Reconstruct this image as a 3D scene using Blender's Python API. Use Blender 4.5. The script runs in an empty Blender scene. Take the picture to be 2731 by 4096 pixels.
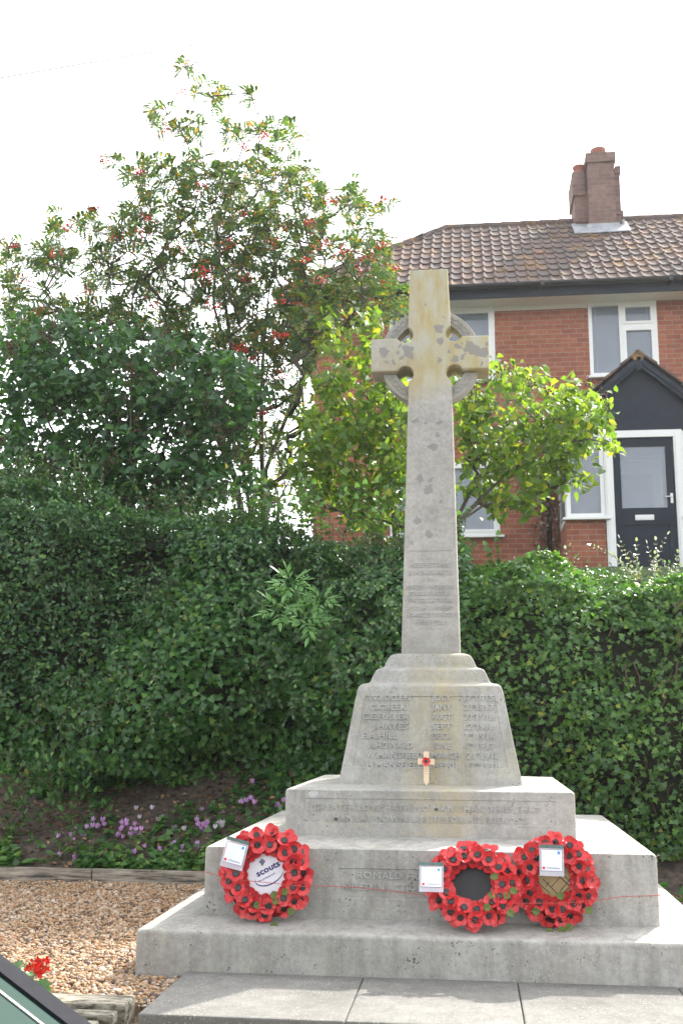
import bpy, bmesh, math, random
import numpy as np
from mathutils import Vector, Matrix
sc = bpy.context.scene
COL = sc.collection
rnd = random.Random(7)
rng = np.random.default_rng(11)

# ------------------------------------------------------------------ camera
CAM = np.array([0.20718, -5.72342, 0.84705]); FPX = 4346.8
PITCH, YAW, ROLL = 0.18865, 0.1189, 0.00448
fwd = np.array([-math.sin(YAW)*math.cos(PITCH), math.cos(YAW)*math.cos(PITCH), math.sin(PITCH)])
r0 = np.array([math.cos(YAW), math.sin(YAW), 0.0]); u0 = np.cross(r0, fwd)
rt = math.cos(ROLL)*r0 + math.sin(ROLL)*u0; up = -math.sin(ROLL)*r0 + math.cos(ROLL)*u0
cam = bpy.data.cameras.new("camera"); cam_o = bpy.data.objects.new("camera", cam); COL.objects.link(cam_o)
M = Matrix.Identity(4)
for i in range(3):
    M[i][0] = rt[i]; M[i][1] = up[i]; M[i][2] = -fwd[i]; M[i][3] = CAM[i]
cam_o.matrix_world = M
cam.sensor_fit = 'HORIZONTAL'; cam.sensor_width = 36; cam.lens = 36*FPX/2731
cam.clip_start = 0.05; cam.clip_end = 5000
cam.dof.use_dof = True; cam.dof.focus_distance = 5.0; cam.dof.aperture_fstop = 16
sc.camera = cam_o

def at(px, py, y):
    """world point at depth y seen at photo position (2731x4096 scale)"""
    d = fwd*FPX + (px-1365.5)*rt - (py-2048)*up
    t = (y-CAM[1])/d[1]
    return CAM + t*d
def atz(px, py, z):
    d = fwd*FPX + (px-1365.5)*rt - (py-2048)*up
    t = (z-CAM[2])/d[2]
    return CAM + t*d
K = 2731/1568.0

# ------------------------------------------------------------------ light
SUN_EL, SUN_AZ = math.radians(43), math.radians(31)      # azimuth clockwise from +Y
w = bpy.data.worlds.new("World"); sc.world = w; w.use_nodes = True
nt = w.node_tree; bg = nt.nodes['Background']
sky = nt.nodes.new('ShaderNodeTexSky'); sky.sky_type = 'NISHITA'; sky.sun_disc = False
sky.sun_elevation = SUN_EL; sky.sun_rotation = SUN_AZ
sky.air_density = 1.0; sky.dust_density = 3.0; sky.ozone_density = 1.0
hs = nt.nodes.new('ShaderNodeHueSaturation'); hs.inputs['Saturation'].default_value = .15
nt.links.new(sky.outputs[0], hs.inputs['Color']); nt.links.new(hs.outputs[0], bg.inputs[0]); bg.inputs[1].default_value = 0.15
sun = bpy.data.lights.new("sun", 'SUN'); sun.energy = 2.1; sun.angle = math.radians(0.7); sun.color = (1.0, .95, .86)
so = bpy.data.objects.new("sun", sun); COL.objects.link(so)
sd = Vector((math.sin(SUN_AZ)*math.cos(SUN_EL), math.cos(SUN_AZ)*math.cos(SUN_EL), math.sin(SUN_EL)))
so.rotation_euler = sd.to_track_quat('Z', 'Y').to_euler()
sc.view_settings.view_transform = 'Standard'; sc.view_settings.look = 'None'
sc.view_settings.exposure = 2.15; sc.view_settings.gamma = 1.0; sc.view_settings.use_curve_mapping = False

# ------------------------------------------------------------------ object helpers
def wloc(o):
    v = Vector((0, 0, 0))
    while o is not None:
        v += o.location; o = o.parent
    return v
def tag(o, label=None, cat=None, group=None, kind=None):
    if label: o['label'] = label
    if cat: o['category'] = cat
    if group: o['group'] = group
    if kind: o['kind'] = kind
    return o
def thing(name, label, cat, loc=(0, 0, 0), group=None):
    o = bpy.data.objects.new(name, None); COL.objects.link(o); o.location = loc; o.empty_display_size = .1
    return tag(o, label, cat, group)
def link(name, me, mat, parent=None):
    o = bpy.data.objects.new(name, me); COL.objects.link(o)
    if mat is not None:
        me.materials.clear()
        for m in (mat if isinstance(mat, (list, tuple)) else [mat]): me.materials.append(m)
    if parent: o.parent = parent
    return o
def np_mesh(name, V, loops, starts, totals=None, smooth=False, midx=None):
    me = bpy.data.meshes.new(name)
    V = np.asarray(V, np.float32); loops = np.asarray(loops, np.int32); starts = np.asarray(starts, np.int32)
    me.vertices.add(len(V)); me.vertices.foreach_set('co', V.ravel())
    me.loops.add(len(loops)); me.loops.foreach_set('vertex_index', loops)
    me.polygons.add(len(starts)); me.polygons.foreach_set('loop_start', starts)
    if smooth: me.polygons.foreach_set('use_smooth', np.ones(len(starts), bool))
    if midx is not None: me.polygons.foreach_set('material_index', np.asarray(midx, np.int32))
    me.update(calc_edges=True); me.validate()
    return me
class MB:
    def __init__(s): s.v = []; s.f = []
    def add(s, vs, fs):
        n = len(s.v); s.v += [tuple(map(float, p)) for p in vs]; s.f += [tuple(i+n for i in f) for f in fs]; return s
    def box(s, x0, x1, y0, y1, z0, z1):
        return s.add([(x0,y0,z0),(x1,y0,z0),(x1,y1,z0),(x0,y1,z0),(x0,y0,z1),(x1,y0,z1),(x1,y1,z1),(x0,y1,z1)],
                     [(0,3,2,1),(4,5,6,7),(0,1,5,4),(1,2,6,5),(2,3,7,6),(3,0,4,7)])
    def prism(s, poly, a, b, ax='y'):
        """poly in the plane normal to ax, extruded from a to b"""
        n = len(poly)
        def P(p, t): return {'y': (p[0], t, p[1]), 'x': (t, p[0], p[1]), 'z': (p[0], p[1], t)}[ax]
        vs = [P(p, a) for p in poly]+[P(p, b) for p in poly]
        fs = [tuple(range(n)), tuple(range(2*n-1, n-1, -1))]+[(i, i+n, (i+1) % n+n, (i+1) % n) for i in range(n)]
        return s.add(vs, fs)
    def tube(s, pts, rad, n=6, cap=True):
        pts = [Vector(p) for p in pts]; rings = []; k = len(pts)
        if not isinstance(rad, (list, tuple)): rad = [rad]*k
        vs = []; X = None
        for i, p in enumerate(pts):
            d = (pts[min(i+1, k-1)]-pts[max(i-1, 0)]).normalized()
            if X is None:
                X = d.cross(Vector((0, 0, 1)))
                if X.length < .05: X = d.cross(Vector((1, 0, 0)))
            X = (X-d*X.dot(d)).normalized(); Y = d.cross(X)
            for j in range(n):
                a = 2*math.pi*j/n
                vs.append(p+(X*math.cos(a)+Y*math.sin(a))*rad[i])
        fs = [(i*n+j, i*n+(j+1) % n, (i+1)*n+(j+1) % n, (i+1)*n+j) for i in range(k-1) for j in range(n)]
        if cap: fs += [tuple(range(n-1, -1, -1)), tuple((k-1)*n+j for j in range(n))]
        return s.add(vs, fs)
    def loft4(s, prof, cx=0, cy=0):
        """square-plan loft of (half_width, z) or (hx, hy, z)"""
        vs = []
        for q in prof:
            hx, hy, z = q if len(q) == 3 else (q[0], q[0], q[1])
            vs += [(cx-hx, cy-hy, z), (cx+hx, cy-hy, z), (cx+hx, cy+hy, z), (cx-hx, cy+hy, z)]
        k = len(prof)
        fs = [(i*4+j, i*4+(j+1) % 4, (i+1)*4+(j+1) % 4, (i+1)*4+j) for i in range(k-1) for j in range(4)]
        fs += [(3, 2, 1, 0), tuple(4*(k-1)+j for j in range(4))]
        return s.add(vs, fs)
    def lathe(s, prof, c=(0, 0, 0), n=16):
        vs = []
        for r, z in prof:
            for j in range(n):
                a = 2*math.pi*j/n; vs.append((c[0]+r*math.cos(a), c[1]+r*math.sin(a), c[2]+z))
        k = len(prof)
        fs = [(i*n+j, i*n+(j+1) % n, (i+1)*n+(j+1) % n, (i+1)*n+j) for i in range(k-1) for j in range(n)]
        fs += [tuple(range(n-1, -1, -1)), tuple((k-1)*n+j for j in range(n))]
        return s.add(vs, fs)
    def build(s, name, mat, parent=None, bevel=0, seg=2, smooth=False, local=False):
        off = Vector((0, 0, 0)) if (local or parent is None) else wloc(parent)
        me = bpy.data.meshes.new(name)
        me.from_pydata([(v[0]-off.x, v[1]-off.y, v[2]-off.z) for v in s.v], [], s.f); me.update()
        bm = bmesh.new(); bm.from_mesh(me); bmesh.ops.recalc_face_normals(bm, faces=bm.faces)
        bm.to_mesh(me); bm.free()
        if smooth: me.polygons.foreach_set('use_smooth', [True]*len(me.polygons))
        o = link(name, me, mat, parent)
        if bevel:
            b = o.modifiers.new('bevel', 'BEVEL'); b.width = bevel; b.segments = seg; b.limit_method = 'ANGLE'; b.angle_limit = .6
        return o
def mirror_tmpl(right, base, tip, mid):
    """leaf template: base, tip, fold midpoint, outline points of the right half"""
    V = [base, tip, mid]+right+[(-a, b, c) for a, b, c in right]; n = len(right)
    R = list(range(3, 3+n)); L = list(range(3+n, 3+2*n))
    h = n//2
    F = [(0,)+tuple(R[:h+1])+(2,), (2,)+tuple(R[h:])+(1,), (2,)+tuple(reversed(L[:h+1]))+(0,), (1,)+tuple(reversed(L[h:]))+(2,)]
    return np.array(V, float), F
T_OVAL = mirror_tmpl([(.2, .2, .05), (.3, .5, .06), (.17, .82, .0)], (0, 0, 0), (0, 1, -.08), (0, .5, -.03))
T_HEART = mirror_tmpl([(.3, -.08, .1), (.46, .22, .13), (.3, .62, .07)], (0, .02, 0), (0, 1.05, -.15), (0, .45, -.02))
T_IVY = mirror_tmpl([(.3, -.14, .03), (.52, .02, .05), (.3, .3, .05), (.42, .5, .02), (.16, .62, .02)], (0, 0, 0), (0, 1, -.08), (0, .4, -.01))
T_LANCE = mirror_tmpl([(.13, .25, .03), (.15, .55, .03)], (0, 0, 0), (0, 1, -.06), (0, .45, -.02))
T_LEAFLET = (np.array([(0, 0, 0), (.21, .45, .04), (0, 1, -.03), (-.21, .45, .04)], float), [(0, 1, 2), (0, 2, 3)])

def unit(a):
    n = np.linalg.norm(a, axis=-1, keepdims=True); n[n < 1e-9] = 1
    return a/n
def leaf_arrays(T, pos, ydir, nrm, size):
    V, F = T; Y = unit(ydir); X = unit(np.cross(Y, nrm)); Z = np.cross(X, Y)
    s = np.asarray(size)[:, None, None]
    P = pos[:, None, :] + s*(V[None, :, 0:1]*X[:, None, :] + V[None, :, 1:2]*Y[:, None, :] + V[None, :, 2:3]*Z[:, None, :])
    n, m = len(pos), len(V)
    fl = np.concatenate([np.array(f) for f in F]); st = np.cumsum([0]+[len(f) for f in F])[:-1]; L = len(fl)
    loops = (np.arange(n)[:, None]*m + fl[None, :]).ravel()
    starts = (np.arange(n)[:, None]*L + st[None, :]).ravel()
    return P.reshape(-1, 3), loops, starts
def leaves(name, T, pos, ydir, nrm, size, mat, parent=None, smooth=False):
    pos = np.asarray(pos, float)
    off = np.array(wloc(parent)) if parent else np.zeros(3)
    V, l, s = leaf_arrays(T, pos-off, np.asarray(ydir, float), np.asarray(nrm, float), size)
    return link(name, np_mesh(name, V, l, s, smooth=smooth), mat, parent)
def rdir(n): return unit(rng.normal(size=(n, 3)))
class Noise:
    def __init__(s, seed, scale, octs=3):
        g = np.random.default_rng(seed); s.k = []
        for o in range(octs):
            for _ in range(5): s.k.append((g.normal(size=3)*scale*2**o, g.uniform(0, 6.28), .6**o))
    def __call__(s, P):
        P = np.asarray(P, float); return sum(a*np.sin(P@k+ph) for k, ph, a in s.k)/2.6

# ------------------------------------------------------------------ materials
def nodes_mat(name):
    m = bpy.data.materials.new(name); m.use_nodes = True; t = m.node_tree
    return m, t, t.nodes['Principled BSDF'], t.nodes['Material Output']
def N(t, typ, **kw):
    n = t.nodes.new(typ)
    for k, v in kw.items():
        if k.startswith('i_'):
            key = k[2:]; n.inputs[int(key) if key.isdigit() else key.replace('_', ' ')].default_value = v
        else: setattr(n, k, v)
    return n
def ramp(t, fac, stops, interp='LINEAR'):
    r = t.nodes.new('ShaderNodeValToRGB'); r.color_ramp.interpolation = interp
    el = r.color_ramp.elements
    while len(el) > 1: el.remove(el[-1])
    for i, (p, c) in enumerate(stops):
        e = el[0] if i == 0 else el.new(p)
        e.position = p; e.color = tuple(c)+(1,) if len(c) == 3 else c
    t.links.new(fac, r.inputs[0]); return r.outputs[0]
def mixc(t, fac, a, b, mode='MIX'):
    m = t.nodes.new('ShaderNodeMix'); m.data_type = 'RGBA'; m.blend_type = mode
    for s, v in ((0, fac), (6, a), (7, b)):
        if hasattr(v, 'links'): t.links.new(v, m.inputs[s])
        else: m.inputs[s].default_value = v if s == 0 else (tuple(v)+(1,))[:4]
    return m.outputs[2]
def math_n(t, op, a, b=None, clamp=False):
    m = t.nodes.new('ShaderNodeMath'); m.operation = op; m.use_clamp = clamp
    for i, v in enumerate((a, b)):
        if v is None: continue
        if hasattr(v, 'links'): t.links.new(v, m.inputs[i])
        else: m.inputs[i].default_value = v
    return m.outputs[0]
def coords(t, scale=(1, 1, 1), kind='Object'):
    tc = t.nodes.new('ShaderNodeTexCoord'); mp = t.nodes.new('ShaderNodeMapping'); mp.inputs[3].default_value = scale
    t.links.new(tc.outputs[kind], mp.inputs[0]); return mp.outputs[0]
def noise(t, vec, scale, detail=4, rough=.55, out=0):
    n = t.nodes.new('ShaderNodeTexNoise'); n.inputs['Scale'].default_value = scale; n.inputs['Detail'].default_value = detail
    n.inputs['Roughness'].default_value = rough; t.links.new(vec, n.inputs['Vector']); return n.outputs[out]
def bump(t, bsdf, h, strength=.3, dist=.01):
    b = t.nodes.new('ShaderNodeBump'); b.inputs['Strength'].default_value = strength; b.inputs['Distance'].default_value = dist
    t.links.new(h, b.inputs['Height']); t.links.new(b.outputs[0], bsdf.inputs['Normal'])
def simple(name, col, rough=.5, metal=0, var=.12, scale=30, spec=.5, bmp=0):
    m, t, b, o = nodes_mat(name)
    v = coords(t); n = noise(t, v, scale)
    c2 = tuple(x*(1-var*2) for x in col); c1 = tuple(min(1, x*(1+var)) for x in col)
    t.links.new(ramp(t, n, [(.3, c2), (.7, c1)]), b.inputs['Base Color'])
    b.inputs['Roughness'].default_value = rough; b.inputs['Metallic'].default_value = metal; b.inputs['Specular IOR Level'].default_value = spec
    if bmp: bump(t, b, n, bmp)
    return m
def leafmat(name, stops, rough=.38, trans=.35, tint=(1.35, 1.5, .45), spec=.5):
    m, t, b, o = nodes_mat(name)
    g = t.nodes.new('ShaderNodeNewGeometry')
    c = ramp(t, g.outputs['Random Per Island'], stops)
    t.links.new(c, b.inputs['Base Color']); b.inputs['Roughness'].default_value = rough; b.inputs['Specular IOR Level'].default_value = spec
    tr = t.nodes.new('ShaderNodeBsdfTranslucent'); t.links.new(mixc(t, 1.0, c, tint, 'MULTIPLY'), tr.inputs[0])
    mx = t.nodes.new('ShaderNodeMixShader'); mx.inputs[0].default_value = trans
    t.links.new(b.outputs[0], mx.inputs[1]); t.links.new(tr.outputs[0], mx.inputs[2]); t.links.new(mx.outputs[0], o.inputs[0])
    return m
def island(name, stops, rough=.8, spec=.3, bmp=0):
    m, t, b, o = nodes_mat(name)
    g = t.nodes.new('ShaderNodeNewGeometry'); c = ramp(t, g.outputs['Random Per Island'], stops, 'LINEAR')
    v = coords(t); n = noise(t, v, 90)
    c = mixc(t, .5, c, ramp(t, n, [(.3, (.55,)*3), (.7, (1.2,)*3)]), 'MULTIPLY')
    t.links.new(c, b.inputs['Base Color']); b.inputs['Roughness'].default_value = rough; b.inputs['Specular IOR Level'].default_value = spec
    return m

SPOTS = [(1400+x/2.24, 1000+y/2.24, r_/2.24) for x, y, r_ in ((310,905,38),(325,985,22),(515,885,42),(512,935,38),(395,1010,20),(445,965,19),(452,850,18),(790,690,32),(805,820,34),(885,910,16),(965,855,25),(935,968,28),(1060,860,50),(1115,885,48),(1190,910,48),(1010,945,28),(1222,820,20),(800,985,20),(1175,1018,14),(430,895,12),(830,582,10),(665,470,9))]
SPOTS += [(x*K, y*K, r_*K) for x, y, r_ in ((993,1025,8),(965,1100,8),(985,1125,10),(988,1100,6),(958,1195,8),(985,1225,7),(1005,1000,5),(955,965,5),(978,970,4),(1008,967,6),(1010,1150,5),(945,1245,4))]
def stone(name, base=.34, pitd=.36, warm=(1.0, .985, .95), pits=.5, lichen=0.0, head=False, streak=.25, spots=False, grain=1.0, stain=False):
    m, t, b, o = nodes_mat(name)
    v = coords(t)
    n1 = noise(t, v, 3.2, 6, .6); n2 = noise(t, v, 55, 4, .7); n3 = noise(t, v, 14, 5, .65)
    c = ramp(t, n1, [(.3, tuple(base*.82*k for k in warm)), (.55, tuple(base*k for k in warm)), (.75, tuple(base*1.13*k for k in warm))])
    c = mixc(t, .8, c, ramp(t, n2, [(.3, (.8,)*3), (.5, (1,)*3), (.72, (1.18,)*3)]), 'MULTIPLY')
    c = mixc(t, .7, c, ramp(t, n3, [(.35, (.83,)*3), (.6, (1.08,)*3)]), 'MULTIPLY')
    # damp streaks running down the faces
    vs = coords(t, (9, 9, .8)); s = noise(t, vs, 2.2, 4, .6)
    c = mixc(t, streak, c, ramp(t, s, [(.36, (.62, .61, .58)), (.56, (1.05,)*3)]), 'MULTIPLY')
    if lichen:
        l = noise(t, v, 5.5, 6, .7); f = ramp(t, l, [(.5, (0,)*3), (.68, (lichen,)*3)])
        c = mixc(t, f, c, (.40, .355, .22))
    if pits:
        vo = N(t, 'ShaderNodeTexVoronoi', i_Scale=70.0); t.links.new(v, vo.inputs['Vector'])
        sz = noise(t, v, 12, 5, .7); thr = math_n(t, 'MULTIPLY', sz, pitd*3.1)
        d = ramp(t, math_n(t, 'SUBTRACT', math_n(t, 'SUBTRACT', thr, pitd*3.1*.46), vo.outputs['Distance']), [(0, (0,)*3), (.06, (1,)*3)])
        pm = math_n(t, 'MULTIPLY', d, math_n(t, 'GREATER_THAN', noise(t, v, 4.3, 4), .44))
        pm = math_n(t, 'MULTIPLY', pm, pits)
        c = mixc(t, pm, c, (.06, .058, .05))
        # pale crustose flecks
        vo2 = N(t, 'ShaderNodeTexVoronoi', i_Scale=75.0); t.links.new(v, vo2.inputs['Vector'])
        d2 = math_n(t, 'LESS_THAN', vo2.outputs['Distance'], math_n(t, 'MULTIPLY', noise(t, v, 9, 3), .38))
        pm2 = math_n(t, 'MULTIPLY', d2, .35)
        c = mixc(t, pm2, c, (.56, .55, .51))
    if head:
        sx = N(t, 'ShaderNodeSeparateXYZ'); tc = coords(t); t.links.new(tc, sx.inputs[0])
        z = math_n(t, 'ADD', sx.outputs[2], math_n(t, 'MULTIPLY', n1, -.5))
        zf = t.nodes.new('ShaderNodeMapRange'); zf.inputs[1].default_value = 2.38; zf.inputs[2].default_value = 2.56
        t.links.new(z, zf.inputs[0])
        xr = t.nodes.new('ShaderNodeMapRange'); xr.inputs[1].default_value = -.28; xr.inputs[2].default_value = .0; xr.inputs[3].default_value = .35
        t.links.new(sx.outputs[0], xr.inputs[0])
        och = ramp(t, noise(t, coords(t, (4, 4, 1.4)), 3.5, 6, .62), [(.36, (.44, .425, .35)), (.5, (.42, .375, .235)), (.64, (.40, .32, .15))])
        f = math_n(t, 'MULTIPLY', math_n(t, 'MULTIPLY', zf.outputs[0], xr.outputs[0]), .95)
        c = mixc(t, f, c, och)
    if spots:
        # grey blotches of crustose lichen, densest round the cross arms
        wob = noise(t, v, 20, 4, .6, 1)
        v2 = t.nodes.new('ShaderNodeVectorMath'); v2.operation = 'MULTIPLY_ADD'; v2.inputs[1].default_value = (.09, .09, .09)
        t.links.new(wob, v2.inputs[0]); t.links.new(v, v2.inputs[2])
        v3 = t.nodes.new('ShaderNodeVectorMath'); v3.operation = 'MULTIPLY'; v3.inputs[1].default_value = (1, 0, 1); t.links.new(v2.outputs[0], v3.inputs[0])
        acc = None
        for (px_, py_, r_) in SPOTS:
            q = at(px_, py_, -.11); dn = t.nodes.new('ShaderNodeVectorMath'); dn.operation = 'DISTANCE'; t.links.new(v3.outputs[0], dn.inputs[0])
            dn.inputs[1].default_value = (q[0]+.045, 0, q[2]+.155+.045)
            e = math_n(t, 'LESS_THAN', math_n(t, 'SUBTRACT', dn.outputs['Value'], r_/FPX*5.65*1.15), .0)
            acc = e if acc is None else math_n(t, 'MAXIMUM', acc, e)
        c = mixc(t, math_n(t, 'MULTIPLY', acc, .8), c, (.235, .225, .22))
    if stain:
        sx = N(t, 'ShaderNodeSeparateXYZ'); t.links.new(coords(t), sx.inputs[0])
        dx_ = math_n(t, 'ABSOLUTE', math_n(t, 'SUBTRACT', sx.outputs[0], .05)); f1 = ramp(t, dx_, [(0, (1,)*3), (.06, (.8,)*3), (.2, (0,)*3)])
        f2 = ramp(t, noise(t, coords(t, (3, 3, 1)), 4, 6, .7), [(.38, (0,)*3), (.58, (1,)*3)])
        c = mixc(t, math_n(t, 'MULTIPLY', math_n(t, 'MULTIPLY', f1, f2), .6), c, (.42, .35, .19))
    big = noise(t, v, 1.1, 3); c = mixc(t, .6, c, ramp(t, big, [(.35, (.86, .87, .84)), (.65, (1.1, 1.09, 1.07))]), 'MULTIPLY')
    t.links.new(c, b.inputs['Base Color']); b.inputs['Roughness'].default_value = .92; b.inputs['Specular IOR Level'].default_value = .2
    h = math_n(t, 'ADD', math_n(t, 'MULTIPLY', n2, .6), n3)
    bump(t, b, h, .35*grain, .006)
    return m
M_STEP = stone('concrete_step', .375, pitd=.58, pits=.85, warm=(1, .97, .915), streak=.45, lichen=.15)
M_BLOCK = stone('concrete_plinth', .375, pitd=.54, pits=.8, lichen=.3, stain=True, warm=(1, .975, .92))
M_SHAFT = stone('carved_stone', .385, warm=(1, .965, .895), pits=0, head=True, streak=.12, spots=True, grain=.6)
M_RING = stone('ring_stone', .33, warm=(1, .97, .91), pits=0, lichen=.4, streak=.1, grain=.6)
M_SLAB = stone('paving_slab', .19, warm=(1, .97, .91), pits=.3, streak=0, grain=1.2)
M_LETTER = stone('raised_lettering', .42, warm=(1, .98, .94), pits=.0, streak=.1)
M_RENDER_PATCH = simple('cement_patch', (.5, .5, .49), .9)

def brick_mat(name, dark=1.0, sat=1.0):
    m, t, b, o = nodes_mat(name)
    tc = t.nodes.new('ShaderNodeTexCoord'); sx = t.nodes.new('ShaderNodeSeparateXYZ'); t.links.new(tc.outputs['Object'], sx.inputs[0])
    cb = t.nodes.new('ShaderNodeCombineXYZ'); t.links.new(math_n(t, 'ADD', sx.outputs[0], sx.outputs[1]), cb.inputs[0]); t.links.new(sx.outputs[2], cb.inputs[1])
    br = t.nodes.new('ShaderNodeTexBrick'); t.links.new(cb.outputs[0], br.inputs['Vector'])
    br.inputs['Scale'].default_value = 1; br.inputs['Brick Width'].default_value = .225; br.inputs['Row Height'].default_value = .077
    br.inputs['Mortar Size'].default_value = .0065; br.inputs['Mortar Smooth'].default_value = .3; br.inputs['Bias'].default_value = -.1
    br.inputs['Color1'].default_value = (.36*dark, .13*dark, .08*dark, 1); br.inputs['Color2'].default_value = (.24*dark, .085*dark, .06*dark, 1)
    br.inputs['Mortar'].default_value = (.31*dark, .235*dark, .16*dark, 1)
    n = noise(t, cb.outputs[0], 9, 5); n0 = noise(t, cb.outputs[0], 1.3, 3)
    c = mixc(t, .7, br.outputs[0], ramp(t, n, [(.3, (.75,)*3), (.7, (1.2,)*3)]), 'MULTIPLY')
    c = mixc(t, .6, c, ramp(t, n0, [(.3, (.82,)*3), (.7, (1.12,)*3)]), 'MULTIPLY')
    if sat < 1:
        h = t.nodes.new('ShaderNodeHueSaturation'); h.inputs['Saturation'].default_value = sat; t.links.new(c, h.inputs['Color']); c = h.outputs[0]
    t.links.new(c, b.inputs['Base Color']); b.inputs['Roughness'].default_value = .9; b.inputs['Specular IOR Level'].default_value = .2
    bump(t, b, br.outputs[1], -.5, .006)
    return m
M_BRICK = brick_mat('red_brick'); M_CHIM = brick_mat('old_brick', .62, .6)
M_WHITE = simple('white_upvc', (.78, .79, .78), .35, var=.03)
M_CREAM = simple('soffit_board', (.72, .71, .66), .6, var=.04)
M_NAVY = simple('dark_blue_grey_paint', (.018, .026, .04), .55, spec=.2, var=.08, scale=6)
M_BLACK = simple('black_plastic', (.02, .02, .022), .4)
M_LEAD = simple('lead_flashing', (.33, .35, .38), .55, var=.15, scale=8)
M_POT = simple('chimney_pot_clay', (.32, .12, .08), .85)
M_CURTAIN = simple('window_dark_room', (.34, .37, .42), .9, var=.2, scale=1.2)
M_BLIND = simple('pale_curtain', (.5, .52, .55), .9, var=.15, scale=2)
def glass_mat(name, col, rough=.05, alpha=.75):
    m, t, b, o = nodes_mat(name)
    b.inputs['Base Color'].default_value = (*col, 1); b.inputs['Roughness'].default_value = rough; b.inputs['Specular IOR Level'].default_value = .8
    tr = t.nodes.new('ShaderNodeBsdfTransparent'); mx = t.nodes.new('ShaderNodeMixShader'); mx.inputs[0].default_value = alpha
    t.links.new(tr.outputs[0], mx.inputs[1]); t.links.new(b.outputs[0], mx.inputs[2]); t.links.new(mx.outputs[0], o.inputs[0])
    return m
M_GLASS = glass_mat('window_glass', (.3, .35, .42), .03, .5)
M_SLEEVE = glass_mat('clear_plastic_sleeve', (.7, .7, .78), .15, .45)
def tile_mat():
    m, t, b, o = nodes_mat('concrete_roof_tile')
    g = t.nodes.new('ShaderNodeNewGeometry')
    c = ramp(t, g.outputs['Random Per Island'], [(0, (.105, .078, .07)), (.4, (.135, .10, .09)), (.7, (.11, .095, .09)), (1, (.16, .105, .088))])
    v = coords(t); n = noise(t, v, 25, 5); c = mixc(t, .8, c, ramp(t, n, [(.3, (.7,)*3), (.7, (1.25,)*3)]), 'MULTIPLY')
    l = noise(t, v, 2.2, 3); l2 = noise(t, v, 16, 4)
    f = math_n(t, 'MULTIPLY', ramp(t, l, [(.52, (0,)*3), (.66, (1,)*3)]), ramp(t, l2, [(.48, (0,)*3), (.58, (.8,)*3)]))
    c = mixc(t, f, c, (.36, .2, .05))
    t.links.new(c, b.inputs['Base Color']); b.inputs['Roughness'].default_value = .9; b.inputs['Specular IOR Level'].default_value = .15; bump(t, b, n, .3, .01)
    return m
M_TILE = tile_mat()
M_BARK = simple('bark', (.085, .07, .052), .9, var=.3, scale=40, bmp=.5)
M_TWIG = simple('twig_brown', (.11, .075, .05), .9, var=.3, scale=60)
M_LILSTEM = simple('lilac_stem', (.12, .10, .075), .9, var=.3, scale=60)
M_CORE = simple('hedge_shade_core', (.022, .024, .014), 1, var=.4, scale=25)  # near-black colour stands in for the shade among the inner twigs
M_PRIVET = leafmat('privet_leaf', [(0, (.036, .09, .038)), (.55, (.06, .148, .055)), (.86, (.10, .22, .075)), (1, (.17, .3, .07))], .33, .3)
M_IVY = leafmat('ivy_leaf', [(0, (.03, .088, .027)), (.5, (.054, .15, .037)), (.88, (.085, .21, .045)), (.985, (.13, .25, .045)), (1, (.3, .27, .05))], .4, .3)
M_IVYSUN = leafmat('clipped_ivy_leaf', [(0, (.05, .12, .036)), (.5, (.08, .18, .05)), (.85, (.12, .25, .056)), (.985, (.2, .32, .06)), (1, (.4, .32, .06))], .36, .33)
M_ROWAN = leafmat('rowan_leaflet', [(0, (.045, .10, .045)), (.5, (.07, .135, .055)), (.8, (.10, .17, .055)), (.9, (.22, .25, .04)), (.96, (.36, .2, .03)), (1, (.38, .13, .03))], .45, .45, tint=(1.3, 1.3, .5))
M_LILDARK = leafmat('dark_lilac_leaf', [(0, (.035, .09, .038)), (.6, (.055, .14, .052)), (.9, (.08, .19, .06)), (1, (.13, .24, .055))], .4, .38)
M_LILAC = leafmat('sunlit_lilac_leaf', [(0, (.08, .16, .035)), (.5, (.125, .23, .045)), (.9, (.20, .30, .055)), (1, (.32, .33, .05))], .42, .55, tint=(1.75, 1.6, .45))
M_SEED = island('withered_seed_head', [(0, (.06, .03, .02)), (1, (.12, .06, .04))])
M_BERRY = island('rowan_berry', [(0, (.5, .015, .02)), (.7, (.7, .03, .02)), (1, (.65, .1, .02))], .3, .5)
M_WEED = leafmat('weed_leaf', [(0, (.045, .12, .03)), (.6, (.08, .19, .05)), (1, (.18, .28, .06))], .45, .3)
M_ROSE = leafmat('glint_pale_rose_leaf', [(0, (.32, .38, .28)), (.7, (.6, .64, .56)), (1, (.3, .2, .09))], .2, .2, spec=1.0)  # leaf colour made pale to stand in for bright glints
M_ELDER = leafmat('elder_leaf', [(0, (.13, .28, .09)), (1, (.18, .36, .11))], .4, .35)
M_SOIL = simple('dark_soil', (.095, .073, .056), 1, var=.35, scale=22, bmp=1)
M_LITTER = island('dead_leaf', [(0, (.08, .04, .02)), (.5, (.16, .085, .04)), (1, (.38, .26, .15))])
def gravel_ground():
    m, t, b, o = nodes_mat('gravel_bed')
    v = coords(t); vo = N(t, 'ShaderNodeTexVoronoi', i_Scale=60.0); t.links.new(v, vo.inputs['Vector'])
    c = ramp(t, vo.outputs['Color'], [(0, (.2, .12, .07)), (.5, (.33, .23, .13)), (1, (.45, .36, .26))])
    t.links.new(c, b.inputs['Base Color']); b.inputs['Roughness'].default_value = .95
    bump(t, b, vo.outputs['Distance'], -1, .02); return m
M_GRAVBED = gravel_ground()
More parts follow.
